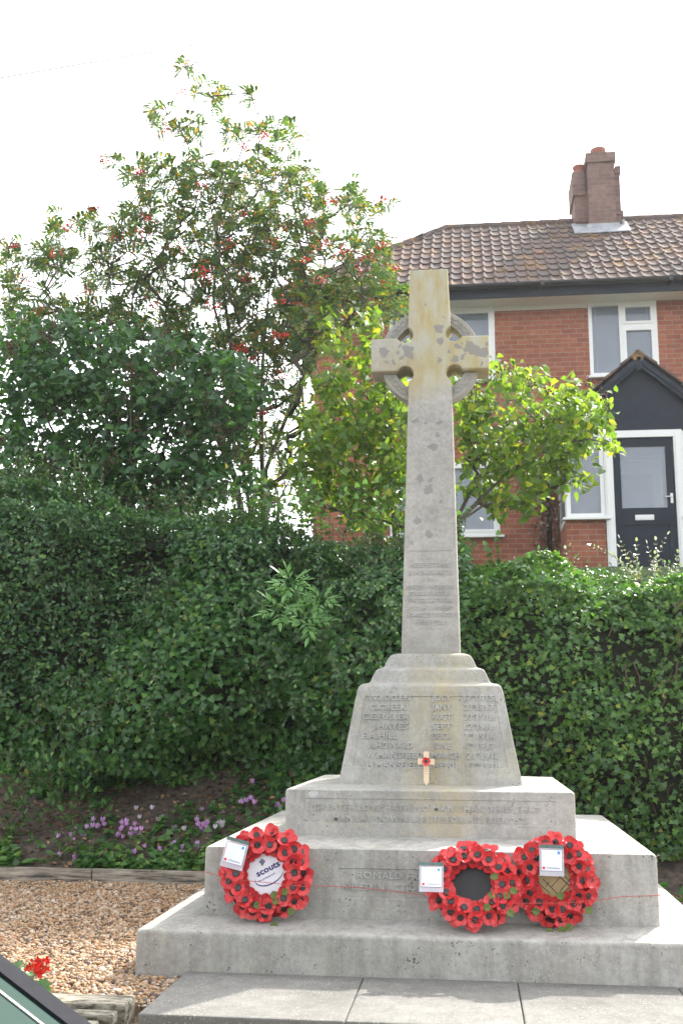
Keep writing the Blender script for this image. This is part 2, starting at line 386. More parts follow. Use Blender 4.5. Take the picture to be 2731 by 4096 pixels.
M_PEBBLE = island('flint_pebble', [(0, (.11, .08, .065)), (.1, (.16, .12, .095)), (.2, (.31, .16, .07)), (.45, (.37, .235, .13)), (.65, (.40, .285, .175)), (.82, (.46, .35, .26)), (.93, (.56, .48, .39)), (1, (.27, .13, .055))], .7, .4)

# ------------------------------------------------------------------ ground
def bank_top(x): 
    s = 1/(1+np.exp(-(np.asarray(x, float)-.6)*4)); return .58*(1-s)+.12*s
def smooth(t): t = np.clip(t, 0, 1); return t*t*(3-2*t)
nb = Noise(3, 2.2)
def gh(x, y):
    x = np.asarray(x, float); y = np.asarray(y, float); z = np.full(np.broadcast(x, y).shape, -.85)
    z = np.where(y > -2.6, -.85+.61*smooth((y+2.6)/.65), z)
    b = bank_top(x); z = np.where(y > 1.38, -.17+(b+.17)*np.clip((y-1.38)/1.25, 0, 1), z)
    z = np.where(y > 2.63, b+(2.62-b)*smooth((y-2.63)/5.0), z)
    amp = np.where((y > 1.45) & (y < 8), .035, 0.0)
    return z+amp*nb(np.stack([x+0*y, y+0*x, 0*x+0*y], -1))
xs = np.concatenate([[-900, -300, -100, -40, -20, -10], np.arange(-6, 6.01, .12), [10, 20, 40, 100, 300, 900]])
ys = np.concatenate([[-300, -60, -20, -8, -4], np.arange(-2.8, 1.3, .2), [1.35, 1.38], np.arange(1.42, 3.4, .06), np.arange(3.5, 8.5, .3), [9, 12, 20, 50, 150, 500, 1500]])
X, Y = np.meshgrid(xs, ys); Z = gh(X, Y)
Vg = np.stack([X, Y, Z], -1).reshape(-1, 3); nx, ny = len(xs), len(ys)
I = (np.arange(ny-1)[:, None]*nx+np.arange(nx-1)[None, :]).ravel()
lp = np.stack([I, I+1, I+1+nx, I+nx], -1).ravel()
fy = (ys[:-1]+ys[1:])/2; fm = np.repeat(np.where(fy < -2.0, 2, np.where(fy < 1.36, 0, np.where(fy < 3.4, 1, 3))), nx-1)
M_ASPH = simple('asphalt', (.06, .06, .062), .9, var=.3, scale=120, bmp=.3)
M_LAWN = simple('rough_lawn', (.05, .09, .025), 1, var=.4, scale=14, bmp=.6)
me = np_mesh('ground', Vg, lp, np.arange(len(I))*4, midx=fm)
go = tag(link('ground', me, [M_GRAVBED, M_SOIL, M_ASPH, M_LAWN]), kind='structure')
me.polygons.foreach_set('material_index', np.asarray(fm, np.int32))

# ------------------------------------------------------------------ text
def text_verts(s, fit_h, fit_w=None, extrude=.003, spacing=1.0, shear=0, bold=0):
    cu = bpy.data.curves.new('t', 'FONT'); cu.body = s; cu.size = 1; cu.extrude = .5; cu.space_character = spacing; cu.resolution_u = 2; cu.shear = shear; cu.offset = bold
    o = bpy.data.objects.new('t', cu); COL.objects.link(o)
    dg = bpy.context.evaluated_depsgraph_get(); m = bpy.data.meshes.new_from_object(o.evaluated_get(dg))
    V = np.array([v.co[:] for v in m.vertices]); F = [tuple(p.vertices) for p in m.polygons]
    bpy.data.objects.remove(o); bpy.data.curves.remove(cu); bpy.data.meshes.remove(m)
    x0, x1 = V[:, 0].min(), V[:, 0].max(); y0 = 0; y1 = .72
    V[:, 1] = (V[:, 1]-y0)/(y1-y0)*fit_h
    sx = fit_w/(x1-x0) if fit_w else fit_h/(y1-y0)
    V[:, 0] = (V[:, 0]-x0)*sx; V[:, 2] = np.where(V[:, 2] > 0, extrude, -.001)
    return V, F
def put_text(mb, s, h, w_, o, xd, ud, align='L', ext=.003, spacing=1.0, shear=0, bold=0):
    V, F = text_verts(s, h, w_, ext, spacing, shear, bold); o = np.array(o, float); xd = unit(np.array([xd], float))[0]; ud = unit(np.array([ud], float))[0]; n = np.cross(xd, ud)
    W = V[:, 0].max(); sh = {'L': 0, 'C': W/2, 'R': W}[align]
    mb.add([tuple(o+(v[0]-sh)*xd+v[1]*ud+v[2]*n) for v in V], F)

# ------------------------------------------------------------------ war memorial
mem = thing('war_memorial', 'pale stone celtic cross memorial with carved names on a stepped concrete base', 'war memorial', (0, 0, -.155))
def block(name, prof, mat, parent, bev=.012, panel=None):
    """square loft with an optional sunk panel in the front face of segment panel[0]"""
    V = []; F = []; k = len(prof)
    for hx, z in prof: V += [(-hx, -hx, z), (hx, -hx, z), (hx, hx, z), (-hx, hx, z)]
    for i in range(k-1):
        for j in range(4):
            if panel and j == 0 and i == panel[0]: continue
            F.append((i*4+j, i*4+(j+1) % 4, (i+1)*4+(j+1) % 4, (i+1)*4+j))
    F += [(3, 2, 1, 0), tuple(4*(k-1)+j for j in range(4))]
    bedges = set()
    for i in range(k):
        for j in range(4):
            if i > 0: bedges.add(frozenset((i*4+j, i*4+(j+1) % 4)))
            if i < k-1: bedges.add(frozenset((i*4+j, (i+1)*4+j)))
    if panel:
        i, u0_, u1_, v0_, v1_, dep = panel
        A, B, C_, D = [np.array(V[q]) for q in (i*4, i*4+1, (i+1)*4+1, (i+1)*4)]
        nrm = unit(np.cross(B-A, D-A)[None])[0]
        P = lambda u, v, d: tuple((A*(1-u)+B*u)*(1-v)+(D*(1-u)+C_*u)*v-nrm*d)
        q = [(u0_, v0_), (u1_, v0_), (u1_, v1_), (u0_, v1_)]; e = .006
        n0 = len(V); V += [P(u, v, 0) for u, v in q]
        qi = [(u0_+e, v0_+e*2.5), (u1_-e, v0_+e*2.5), (u1_-e, v1_-e*1.2), (u0_+e, v1_-e*1.2)]; V += [P(u, v, dep) for u, v in qi]
        o4 = [i*4, i*4+1, (i+1)*4+1, (i+1)*4]
        for j in range(4):
            F.append((o4[j], o4[(j+1) % 4], n0+(j+1) % 4, n0+j)); F.append((n0+j, n0+(j+1) % 4, n0+4+(j+1) % 4, n0+4+j))
        F.append((n0+4, n0+5, n0+6, n0+7))
    off = wloc(parent)
    me = bpy.data.meshes.new(name); me.from_pydata([(a-off.x, b-off.y, c-off.z) for a, b, c in V], [], F)
    bm = bmesh.new(); bm.from_mesh(me); bmesh.ops.recalc_face_normals(bm, faces=bm.faces)
    bw = bm.edges.layers.float.new('bevel_weight_edge')
    for e_ in bm.edges:
        if frozenset(v.index for v in e_.verts) in bedges: e_[bw] = 1
    bm.to_mesh(me); bm.free()
    ob = link(name, me, mat, parent)
    b = ob.modifiers.new('bevel', 'BEVEL'); b.width = bev; b.segments = 3; b.limit_method = 'WEIGHT'
    return ob
block('bottom_step', [(1.174, -.24), (1.174, 0), (.955, .0235)], M_STEP, mem, .014)
tag_step = block('middle_step', [(.95, .0), (.95, .3056), (.66, .329)], M_STEP, mem, .016, panel=(0, .303, .697, .34, .745, .005))
block('top_step', [(.6526, .31), (.6526, .5324), (.44, .546)], M_BLOCK, mem, .012, panel=(0, .065, .935, .33, .82, .004))
ped = [(.4367, .53), (.3535, .985), (.345, 1.008), (.326, 1.020), (.300, 1.024), (.292, 1.034), (.283, 1.058), (.268, 1.088), (.256, 1.097), (.236, 1.101),
       (.228, 1.109), (.219, 1.135), (.204, 1.160), (.192, 1.170), (.165, 1.177)]
block('pedestal', ped, M_BLOCK, mem, .006, panel=(0, .06, .94, .2, .945, .005))

# shaft and cross head in one outline
def arc(cx, cz, r, a0, a1, n=8): return [(cx+r*math.cos(math.radians(a0+(a1-a0)*i/n)), cz+r*math.sin(math.radians(a0+(a1-a0)*i/n))) for i in range(n+1)]
X0 = .011; hwb, hwm, hwt = .1505, .115, .103; az0, az1, al = 2.700, 2.888, .318
hr = .045; c1 = hwm+.018
rightside = [(hwb, 1.172)]
# lower right armpit: arc bulges into the body
cz = az0-.018
ang = math.degrees(math.acos((c1-hwm)/hr)); # where the circle meets the shaft side
ang2 = math.degrees(math.asin((az0-cz)/hr)) # where it meets the arm underside
rightside += arc(c1, cz, hr, 180+ang, ang2, 12)
rightside += [(al, az0), (al, az1)]
cz2 = az1+.018
rightside += arc(c1, cz2, hr, -math.degrees(math.asin((cz2-az1)/hr)), -(180+ang), 12)
rightside += [(hwt, 3.283)]
poly = [(X0*(1 if z > 2 else 0)+x, z) for x, z in rightside]+[(X0*(1 if z > 2 else 0)-x, z) for x, z in reversed(rightside)]
mb = MB(); mb.prism(poly, -1, 1)
mb.v = [(x, s*(.128-.019*(z-1.17)), z) for x, s, z in mb.v]
sh = mb.build('cross_shaft', M_SHAFT, mem, bevel=.008, seg=2)
sh.modifiers['bevel'].angle_limit = 1.0
# wheel ring, four arcs between the arms
mb = MB(); n = 72; Ro, Ri, dy = .274, .207, .052; cxz = (X0, 2.79)
vs = []
for i in range(n):
    a = 2*math.pi*i/n
    for r, y in ((Ro, -dy), (Ri, -dy), (Ri, dy), (Ro, dy)): vs.append((cxz[0]+r*math.cos(a), y, cxz[1]+r*math.sin(a)))
mb.add(vs, [(i*4+j, i*4+(j+1) % 4, ((i+1) % n)*4+(j+1) % 4, ((i+1) % n)*4+j) for i in range(n) for j in range(4)])
ring = mb.build('wheel_ring', M_RING, mem, bevel=.004)
mb = MB()
for q in range(4):
    for k in range(3):
        a = math.radians(45+90*q+(k-1)*15); rr = .2405; c = (cxz[0]+rr*math.cos(a), -dy-.001, cxz[1]+rr*math.sin(a))
        mb.tube([(c[0]+.013*math.cos(t), c[1], c[2]+.013*math.sin(t)) for t in np.linspace(0, 2*math.pi, 11)], .0038, 5)
        a2 = a+math.radians(7.5)
        for sgn in (-1, 1):
            mb.tube([(cxz[0]+(rr+sgn*.016*(1-abs(t)))*math.cos(a2+t*.1), -dy-.001, cxz[1]+(rr+sgn*.016*(1-abs(t)))*math.sin(a2+t*.1)) for t in (-1, -.5, 0, .5, 1)], .0033, 5)
    mb.build('knot_carving', M_RING, ring); mb = MB()
# raised lettering
mb = MB(); ud = (0, .0835/.455, 1.0)
def s1y(z): return -.4367+(z-.53)*(.0832/.455)+.0045
rows = [("F.W.BULLEN", "JULY", "17TH", "1915"), ("C.CREEK", "JANY", "21ST", "1917"), ("C.E.FULLER", "AUGT", "23RD", "1918"), ("J.HAYES", "SEPT", "12TH", "1916"),
        ("E.A.HILL", "DECR", "7TH", "1916"), ("A.HOWARD", "JUNE", "6TH", "1917"), ("W.MANSFIELD", "MARCH", "21ST", "1918"), ("H.MANSFIELD", "APRIL", "17TH", "1918")]
xl = [(-.325, .232), (-.29, .18), (-.325, .225), (-.28, .175), (-.325, .175), (-.295, .215), (-.305, .275), (-.30, .275)]
for i, (nm, mo, d, yv) in enumerate(rows):
    z = .938-.0455*i; y = s1y(z); h = .030
    for s, x, wd in ((nm, xl[i][0], xl[i][1]), (mo, .01, .021*len(mo)+.012 if i < 6 else .135), (d[:-2], .165 if i < 6 else .175, .02*len(d[:-2])), (yv, .225 if i < 6 else .245, .085)):
        put_text(mb, s, h, wd, (x, y, z), (1, 0, 0), ud, ext=.0055, bold=.016)
    xx = (.165 if i < 6 else .175)+.02*len(d[:-2])+.004
    put_text(mb, d[-2:], .012, .018, (xx, s1y(z+.014), z+.014), (1, 0, 0), ud, ext=.0055)
    mb.build('name_lettering', M_LETTER, mem); mb = MB()
mb = MB(); y = -.6526+.0035
put_text(mb, "GREATER LOVE HATH NO MAN THAN THIS: THAT", .027, 1.02, (-.52, y, .442), (1, 0, 0), (0, 0, 1), ext=.005, spacing=1.1, bold=.016); mb.build('verse_lettering', M_LETTER, mem); mb = MB()
put_text(mb, "A MAN LAY DOWN HIS LIFE FOR HIS FRIENDS\"", .027, .90, (-.475, y, .394), (1, 0, 0), (0, 0, 1), ext=.005, spacing=1.1, bold=.016)
mb.build('verse_lettering', M_LETTER, mem)
mb = MB(); y = -.95+.0045
put_text(mb, "RONALD FR", .027, .26, (-.29, y, .187), (1, 0, 0), (0, 0, 1), ext=.0055, bold=.016); mb.build('step_lettering', M_LETTER, mem); mb = MB()
put_text(mb, "KILLED IN ACTION", .025, .34, (-.35, y, .142), (1, 0, 0), (0, 0, 1), ext=.0055, bold=.016)
mb.build('step_lettering', M_LETTER, mem)
mb = MB()
def shy(z): return -(.128-.019*(z-1.17))
ud2 = (0, .019, 1)
for s, zc, wd, h in (("IN", 1.678, .042, .022), ("PERPETUAL", 1.637, .205, .024), ("REMEMBRANCE", 1.597, .225, .023), ("OF", 1.562, .032, .017), ("THOSE WHO BORE", 1.523, .235, .021),
                     ("THEIR PART IN", 1.489, .215, .021), ("THE GREAT WAR", 1.452, .24, .023), ("AND IN HIGHEST", 1.413, .245, .021), ("HOMAGE TO THOSE", 1.378, .25, .021), ("WHO FELL.", 1.341, .17, .021)):
    z = zc-.011; put_text(mb, s, h, wd, (.001, shy(z)-.0002, z), (1, 0, 0), ud2, 'C', ext=.0045, bold=.02); mb.build('shaft_lettering', M_LETTER, mem); mb = MB()
def bar(x0, x1, z0, z1, e=.0032): 
    zc = (z0+z1)/2; yy = shy(zc); mb.box(x0, x1, yy-e, yy+.002, z0, z1)
bar(-.112, .112, 1.7115, 1.7145)
for s in (-1, 1):
    mb.tube([(s*.012, shy(1.3), 1.302), (s*.03, shy(1.3), 1.309), (s*.055, shy(1.3), 1.309), (s*.066, shy(1.3), 1.300)], .0028, 5)
    mb.tube([(s*.004, shy(1.3), 1.318), (s*.009, shy(1.3), 1.306), (s*.016, shy(1.3), 1.296)], .0028, 5)
mb.build('shaft_ornament', M_LETTER, mem)
# cement patch on the top step's corner
c = at(1253, 3176, -.654); mb = MB(); prof = [(c[0]+(.021+.004*math.sin(3*a))*math.cos(a), c[2]+(.018+.003*math.cos(2*a))*math.sin(a)-.004) for a in np.linspace(0, 2*math.pi, 18)[:-1]]
mb.prism(prof, -.6546, -.6500); mb.build('cement_patch', M_RENDER_PATCH, mem)

# paving slabs in front
slab_x = [(-.96, -.242), (-.239, .3605), (.3635, .9665), (.9695, 1.57)]
lab = ['leftmost grey paving slab, its left edge against the gravel', 'second grey paving slab from the left, below the memorial steps', 'third grey paving slab from the left, below the two touching wreaths', 'rightmost grey paving slab, running out of the frame']
for (a, b), l in zip(slab_x, lab):
    mb = MB(); mb.box(a, b, -1.82, -1.10, -.225, -.156); o = mb.build('paving_slab', M_SLAB, None, bevel=.006)
    tag(o, l, 'paving slab', 'paving slabs in front of the memorial')

# ------------------------------------------------------------------ poppy wreaths
M_POPPY = island('poppy_paper', [(0, (.55, .022, .028)), (.5, (.66, .04, .045)), (1, (.74, .07, .07))], .38, .5)
M_POPDARK = simple('dark_red_backing', (.33, .012, .016), .6)
M_PBLACK = simple('poppy_button', (.012, .012, .014), .35, spec=.7)
M_FLEAF = island('fabric_leaf', [(0, (.07, .11, .03)), (1, (.16, .2, .06))])
M_CARD = simple('white_card', (.78, .79, .86), .5, var=.03)
M_DISCW = simple('white_disc', (.8, .79, .84), .35, var=.02)
M_DISCB = simple('black_disc', (.015, .015, .016), .5)
M_DISCG = simple('gold_disc', (.34, .24, .09), .4, var=.08)
M_PURPLE = simple('purple_ink', (.05, .02, .17), .6)
M_INK = simple('dark_ink', (.05, .05, .08), .6)
M_BLUE = simple('blue_logo', (.08, .3, .6), .5)
M_GREENBAR = simple('grey_green_header', (.09, .15, .14), .45, var=.15, scale=80)
M_STRING = simple('red_string', (.5, .07, .05), .8)
M_PALEWOOD = simple('pale_plywood', (.72, .55, .38), .7, var=.06, scale=25)
def petals_mesh(seed, R=.034, k=4):
    g = random.Random(seed); V = []; F = []
    for i in range(k):
        a0 = 2*math.pi*(i+g.uniform(-.12, .12))/k; wid = math.pi/k*1.28; tilt = g.uniform(.05, .55); rr = R*g.uniform(.92, 1.08); lift = .0012*(i % 2)
        n0 = len(V); nr, na = 4, 7
        for r_ in range(nr+1):
            for a_ in range(na+1):
                s = (a_/na*2-1); f = r_/nr
                rad = rr*f*(1-.22*abs(s)**3); a = a0+s*wid*(.55+.45*f)
                z = lift+tilt*rad*f*1.1+.003*math.sin(s*5+i)*f*f
                V.append((rad*math.cos(a), rad*math.sin(a), z))
        for r_ in range(nr):
            for a_ in range(na):
                q = n0+r_*(na+1)+a_; F.append((q, q+1, q+na+2, q+na+1))
    me = bpy.data.meshes.new('poppy'); me.from_pydata(V, [], F); me.polygons.foreach_set('use_smooth', [True]*len(F)); me.materials.append(M_POPPY); return me
POP = [petals_mesh(i) for i in range(6)]
mbc = MB(); mbc.lathe([(.0005, .0015), (.0132, .0015), (.0142, .004), (.0132, .007), (.0098, .0085), (.0082, .0068), (.004, .0085), (.0006, .009)], n=14)
pc = mbc.build('poppy_centre', M_PBLACK, None, smooth=True); PCM = pc.data; bpy.data.objects.remove(pc)
def flower(parent, loc, nrm, seed, scale=1.0, name='poppy'):
    o = bpy.data.objects.new(name, POP[seed % 6]); COL.objects.link(o); o.parent = parent
    q = Vector(nrm).to_track_quat('Z', 'Y'); R = q.to_matrix().to_4x4() @ Matrix.Rotation(rnd.uniform(0, 6.28), 4, 'Z')
    o.matrix_local = Matrix.Translation(Vector(loc)) @ R @ Matrix.Scale(scale, 4)
    c = bpy.data.objects.new('poppy_centre', PCM); COL.objects.link(c); c.parent = o
    return o
def fabric_leaf(parent, loc, ang, size=.045):
    V, F = T_OVAL; m = MB()
    c, s = math.cos(ang), math.sin(ang)
    pts = [(loc[0]+size*(v[0]*1.5*c-v[1]*s), loc[1]+size*(v[0]*1.5*s+v[1]*c), loc[2]+size*v[2]*2) for v in V]
    m.add(pts, F); return m.build('fabric_leaf', M_FLEAF, parent, local=True)
def wreath(center, rx, rz, tilt, label, disc, seed, inner=.085, dsc=1.0):
    """local frame: x right, y up (wreath plane), z towards viewer"""
    g = random.Random(seed)
    root = thing('poppy_wreath', label, 'wreath', center, 'poppy wreaths leaning on the middle step')
    root.rotation_euler = (math.pi/2-tilt, 0, 0)
    # backing ring with scalloped edge
    V = []; n = 60; prof = [(-.01, .0), (.0, .014), (.03, .022), (.06, .014), (.072, 0), (.06, -.008), (.01, -.008)]
    m = MB(); vs = []
    for i in range(n):
        a = 2*math.pi*i/n; sc_ = 1+.035*abs(math.sin(a*11))
        for dr, z in prof:
            r = inner+.004+dr*(1.06)*sc_; vs.append((r*math.cos(a)*rx/.165, r*math.sin(a)*rz/.165, z))
    k = len(prof)
    m.add(vs, [(i*k+j, i*k+(j+1) % k, ((i+1) % n)*k+(j+1) % k, ((i+1) % n)*k+j) for i in range(n) for j in range(k)])
    m.build('wreath_ring', M_POPDARK, root, smooth=True, local=True)
    m = MB(); m.prism([(inner*1.15*math.cos(a)*rx/.165, inner*1.15*math.sin(a)*rz/.165) for a in np.linspace(0, 2*math.pi, 49)[:-1]], -.004, .002, 'z')
    d = m.build('centre_disc', disc, root, local=True)
    # flat under-layer of inner petals
    for i in range(16):
        a = 2*math.pi*(i+g.uniform(-.2, .2))/16; r = inner+.012
        o = bpy.data.objects.new('poppy', POP[g.randrange(6)]); COL.objects.link(o); o.parent = root
        o.matrix_local = Matrix.Translation((r*math.cos(a)*rx/.165, r*math.sin(a)*rz/.165, .012)) @ Vector((-.35*math.cos(a), -.35*math.sin(a), 1)).to_track_quat('Z', 'Y').to_matrix().to_4x4() @ Matrix.Scale(.72, 4)
    for ringr, cnt, z, outw in ((inner+.034, 14, .040, -.02), (inner+.068, 17, .028, .5), (inner+.080, 12, .008, 1.1)):
        for i in range(cnt):
            a = 2*math.pi*(i+g.uniform(-.22, .22))/cnt; r = ringr+g.uniform(-.006, .006)
            x, yv = r*math.cos(a)*rx/.165, r*math.sin(a)*rz/.165
            nn = (outw*math.cos(a)+g.uniform(-.35, .35), outw*math.sin(a)+g.uniform(-.35, .2)-.05, 1)
            flower(root, (x, yv, z+g.uniform(-.004, .006)), nn, g.randrange(6), g.uniform(.92, 1.08))
    return root, d
def tagcard(parent, loc, ang, w_=.098, h=.122):
    e = bpy.data.objects.new('message_card', None)
    t = MB(); c, s = math.cos(ang), math.sin(ang)
    def R(pts, z0): return [(loc[0]+p[0]*c-p[1]*s, loc[1]+p[0]*s+p[1]*c, loc[2]+z0) for p in pts]
    def quad(m, x0, x1, y0, y1, z0, z1):
        b = [(x0, y0), (x1, y0), (x1, y1), (x0, y1)]
        m.add(R(b, z0)+R(b, z1), [(3, 2, 1, 0), (4, 5, 6, 7), (0, 1, 5, 4), (1, 2, 6, 5), (2, 3, 7, 6), (3, 0, 4, 7)])
    m = MB(); quad(m, -w_/2, w_/2, -h/2, h/2-.012, 0, .0012); sl = m.build('card_sleeve', M_SLEEVE, parent, local=True)
    m = MB(); quad(m, -w_/2, w_/2, h/2-.014, h/2, .0013, .003); m.build('header_strip', M_GREENBAR, sl, local=True)
    m = MB(); quad(m, -w_*.44, w_*.44, -h*.34, h*.34, .0014, .0024); m.build('card', M_INK, sl, local=True)
    m = MB(); quad(m, -w_*.425, w_*.425, -h*.33, h*.33, .0025, .003); m.build('card_face', M_CARD, sl, local=True)
    m = MB(); quad(m, w_*.24, w_*.35, h*.2, h*.29, .0031, .0036); m.build('blue_emblem', M_BLUE, sl, local=True)
    m = MB(); m.add([(loc[0]+(-w_*.33+.006*math.cos(a))*c-(-h*.25+.006*math.sin(a))*s, loc[1]+(-w_*.33+.006*math.cos(a))*s+(-h*.25+.006*math.sin(a))*c, loc[2]+.0036) for a in np.linspace(0, 6.28, 11)[:-1]], [tuple(range(10))])
    m.build('printed_poppy', M_POPPY, sl, local=True)
    m = MB(); V, F = text_verts("In Remembrance", .008, .052, .0004, 1, .3)
    m.add(R([(v[0]-w_*.2, v[1]-h*.27) for v in V], .0034), F); m.build('card_lettering', M_INK, sl, local=True)
    return sl
w1, d1 = wreath((-.667, -1.006, .203), .170, .168, .10, 'poppy wreath with a white disc in the middle, alone towards the left end', M_DISCW, 1, .088)
w2, d2 = wreath((.194, -1.03, .180), .168, .152, .50, 'poppy wreath with a plain black disc, left one of the touching pair', M_DISCB, 2, .088)
w3, d3 = wreath((.527, -.985, .205), .152, .160, .10, 'poppy wreath with a gold line-patterned disc, rightmost of the three', M_DISCG, 3, .084)
tagcard(w1, (-.125, .082, .075), -.23); tagcard(w2, (-.165, .0, .08), .0); tagcard(w3, (-.012, .075, .075), -.02)
for w_, pts in ((w1, [(.05, -.09, .5), (.05, -.17, 2.9), (-.04, -.12, -1.2), (.10, -.055, 2.0), (.12, -.12, 2.6), (.065, -.1, 1.4)]),
                (w2, [(.1, .01, 1.2), (.14, -.03, -2.), (.09, -.06, 1.3), (.07, -.1, 1.8), (.13, -.11, -2.4), (.12, -.07, -.6)]),
                (w3, [(.02, -.075, 0.1), (-.06, -.12, 1.4), (.02, -.165, 3.), (.06, -.16, 2.2), (.11, -.12, -.8), (-.02, -.175, 2.6)])):
    for x, y, a in pts: fabric_leaf(w_, (x*1.05, y*1.05, .055), a, .036)
# printing on the discs
m = MB(); th = math.radians(27); xd = (math.cos(th), math.sin(th), 0); udv = (-math.sin(th), math.cos(th), 0)
put_text(m, "scouts", .026, .108, (-.038, -.012, .003), xd, udv, ext=.0008, bold=.03)
m.build('printed_word', M_PURPLE, d1, local=True)
m = MB(); put_text(m, "be prepared . . .", .0085, .098, (-.031, -.032, .003), xd, udv, ext=.0008); m.build('printed_motto', M_PURPLE, d1, local=True)
m = MB(); pts = []; ca, sa = math.cos(th), math.sin(th)
ell = []
for tt in np.linspace(math.radians(160), math.radians(345), 26):
    ex, ey = .064*math.cos(tt)+.008, .036*math.sin(tt)-.008; ell.append((ex*ca-ey*sa, ex*sa+ey*ca, .0032))
rad = [.0004+.0022*math.sin(math.pi*i/25)**.7 for i in range(26)]
outer = []; inner_ = []
for i, p in enumerate(ell):
    q = ell[min(i+1, 25)]; q0 = ell[max(i-1, 0)]; dx, dy_ = q[0]-q0[0], q[1]-q0[1]; L = math.hypot(dx, dy_)+1e-9
    outer.append((p[0]-dy_/L*rad[i], p[1]+dx/L*rad[i])); inner_.append((p[0]+dy_/L*rad[i], p[1]-dx/L*rad[i]))
for i in range(25): m.add([(*outer[i], .0034), (*outer[i+1], .0034), (*inner_[i+1], .0034), (*inner_[i], .0034)], [(0, 1, 2, 3)])
m.build('printed_swoosh', M_PURPLE, d1, local=True)
m = MB(); fc = (-.02, .044)
for a, L in ((0, .015), (.9, .012), (-.9, .012)):
    aa = math.pi/2+.15+a; ex, ey = fc[0]+L*math.cos(aa), fc[1]+L*math.sin(aa)
    m.tube([(fc[0]+.8*L*math.cos(aa)+.35*L*math.cos(t), fc[1]+.8*L*math.sin(aa)+.35*L*math.sin(t), .0028) for t in np.linspace(0, 6.28, 9)], .0013, 4)
    m.tube([(fc[0], fc[1], .0028), (ex, ey, .0028)], .001, 4)
m.tube([(fc[0]-.007, fc[1]-.003, .0028), (fc[0]+.007, fc[1]-.001, .0028)], .0014, 4)
for k in (-1, 0, 1): m.tube([(fc[0]+k*.003, fc[1]-.003, .0028), (fc[0]+k*.004+.001, fc[1]-.010, .0028)], .0011, 4)
m.build('printed_fleur', M_PURPLE, d1, local=True)
m = MB()
def ln(a, b): m.tube([(a[0], a[1], .003), (b[0], b[1], .003)], .0013, 4)
for a, b in (((-.08, .0), (-.02, -.055)), ((-.09, -.03), (-.06, -.075)), ((-.045, .0), (.012, -.058)), ((.012, -.058), (.07, .01)), ((-.012, -.03), (.045, .03)), ((.02, .035), (.075, -.02)), ((.012, .02), (.065, -.03)),
             ((-.06, -.01), (-.085, -.04)), ((-.035, -.03), (-.02, -.01)), ((.0, -.082), (.06, -.03)), ((-.03, -.07), (.02, -.075)), ((.035, .0), (.055, -.02)), ((-.05, .03), (.03, .06)), ((-.07, .05), (-.02, .075))): ln(a, b)
m.build('printed_lines', M_INK, d3, local=True)

# string tied round the middle step
m = MB()
sp = [(-.953, -.953, .203), (-.86, -1.04, .196), (-.78, -1.09, .19), (-.66, -1.085, .182), (-.5, -1.07, .166), (-.45, -1.0, .160), (-.3, -.962, .153), (-.02, -.985, .133), (.03, -1.10, .13), (.2, -1.085, .122), (.36, -1.09, .123), (.55, -1.075, .126), (.7, -1.03, .133), (.8, -.965, .14), (.953, -.953, .146)]
m.tube(sp, .0013, 5); m.tube([(.953, -.953, .146), (.954, -.6, .15), (.953, .5, .17)], .0013, 5)
tag(m.build('string', M_STRING), 'thin red string stretched across the wreaths and the middle step', 'string')
# small wooden remembrance cross
rc = thing('remembrance_cross', 'tiny pale wooden cross with a single poppy, leaning on the name panel', 'wooden cross', (0, 0, 0))
a = at(1710, 3008, -.455); b_ = at(1705, 3146, -.475); L = float(np.linalg.norm(a-b_))
rc.location = (b_[0], -.482, b_[2]+.001); rc.rotation_euler = (math.pi/2-.14, math.radians(0), math.radians(0))
H = L*1.0
m = MB(); w2_ = .0125
m.prism([(0, 0), (w2_, .02), (w2_, H*.615), (.039, H*.61), (.0385, H*.785), (w2_, H*.79), (w2_, H), (-w2_, H), (-w2_, H*.79), (-.0395, H*.80), (-.0395, H*.62), (-w2_, H*.615), (-w2_, .02)], -.002, .003, 'z')
wc = m.build('cross_body', M_PALEWOOD, rc, local=True)
m = MB(); m.box(-.010, .010, H*.482, H*.487, .003, .0035); m.box(-.0008, .0008, H*.487, H*.50, .003, .0035)
for zz in (.42, .345): m.box(-.009, .009, H*zz, H*zz+.0012, .003, .0034)
m.build('printed_lines', M_INK, wc, local=True)
pf = flower(rc, (-.001, H*.705, .0045), (0, 0, 1), 2, .6)

# ------------------------------------------------------------------ timber edging, sleepers, logs
def wood_mat(name, c1, c2, sc_=(3, 40, 40), dark=.5):
    m, t, b, o = nodes_mat(name); v = coords(t, sc_); n = noise(t, v, 1.0, 6, .65); v2 = coords(t); n2 = noise(t, v2, 6, 3)
    c = ramp(t, n, [(.38, tuple(x*.25 for x in c1)), (.5, c1), (.62, c2)]); c = mixc(t, .7, c, ramp(t, n2, [(.3, (dark,)*3), (.65, (1.15,)*3)]), 'MULTIPLY')
    t.links.new(c, b.inputs['Base Color']); b.inputs['Roughness'].default_value = .9; bump(t, b, n, .8, .008); return m
M_OLDWOOD = wood_mat('weathered_sleeper_wood', (.24, .215, .165), (.40, .37, .30), (16, 45, 45), .55)
M_EDGE = wood_mat('edging_board_wood', (.29, .25, .20), (.40, .35, .29))
M_LOG = wood_mat('log_bark', (.17, .12, .08), (.26, .2, .14), (30, 30, 4))
ed = [(-2.98, 1.33), (-2.25, 1.36), (-1.5, 1.40), (-.9, 1.43)]
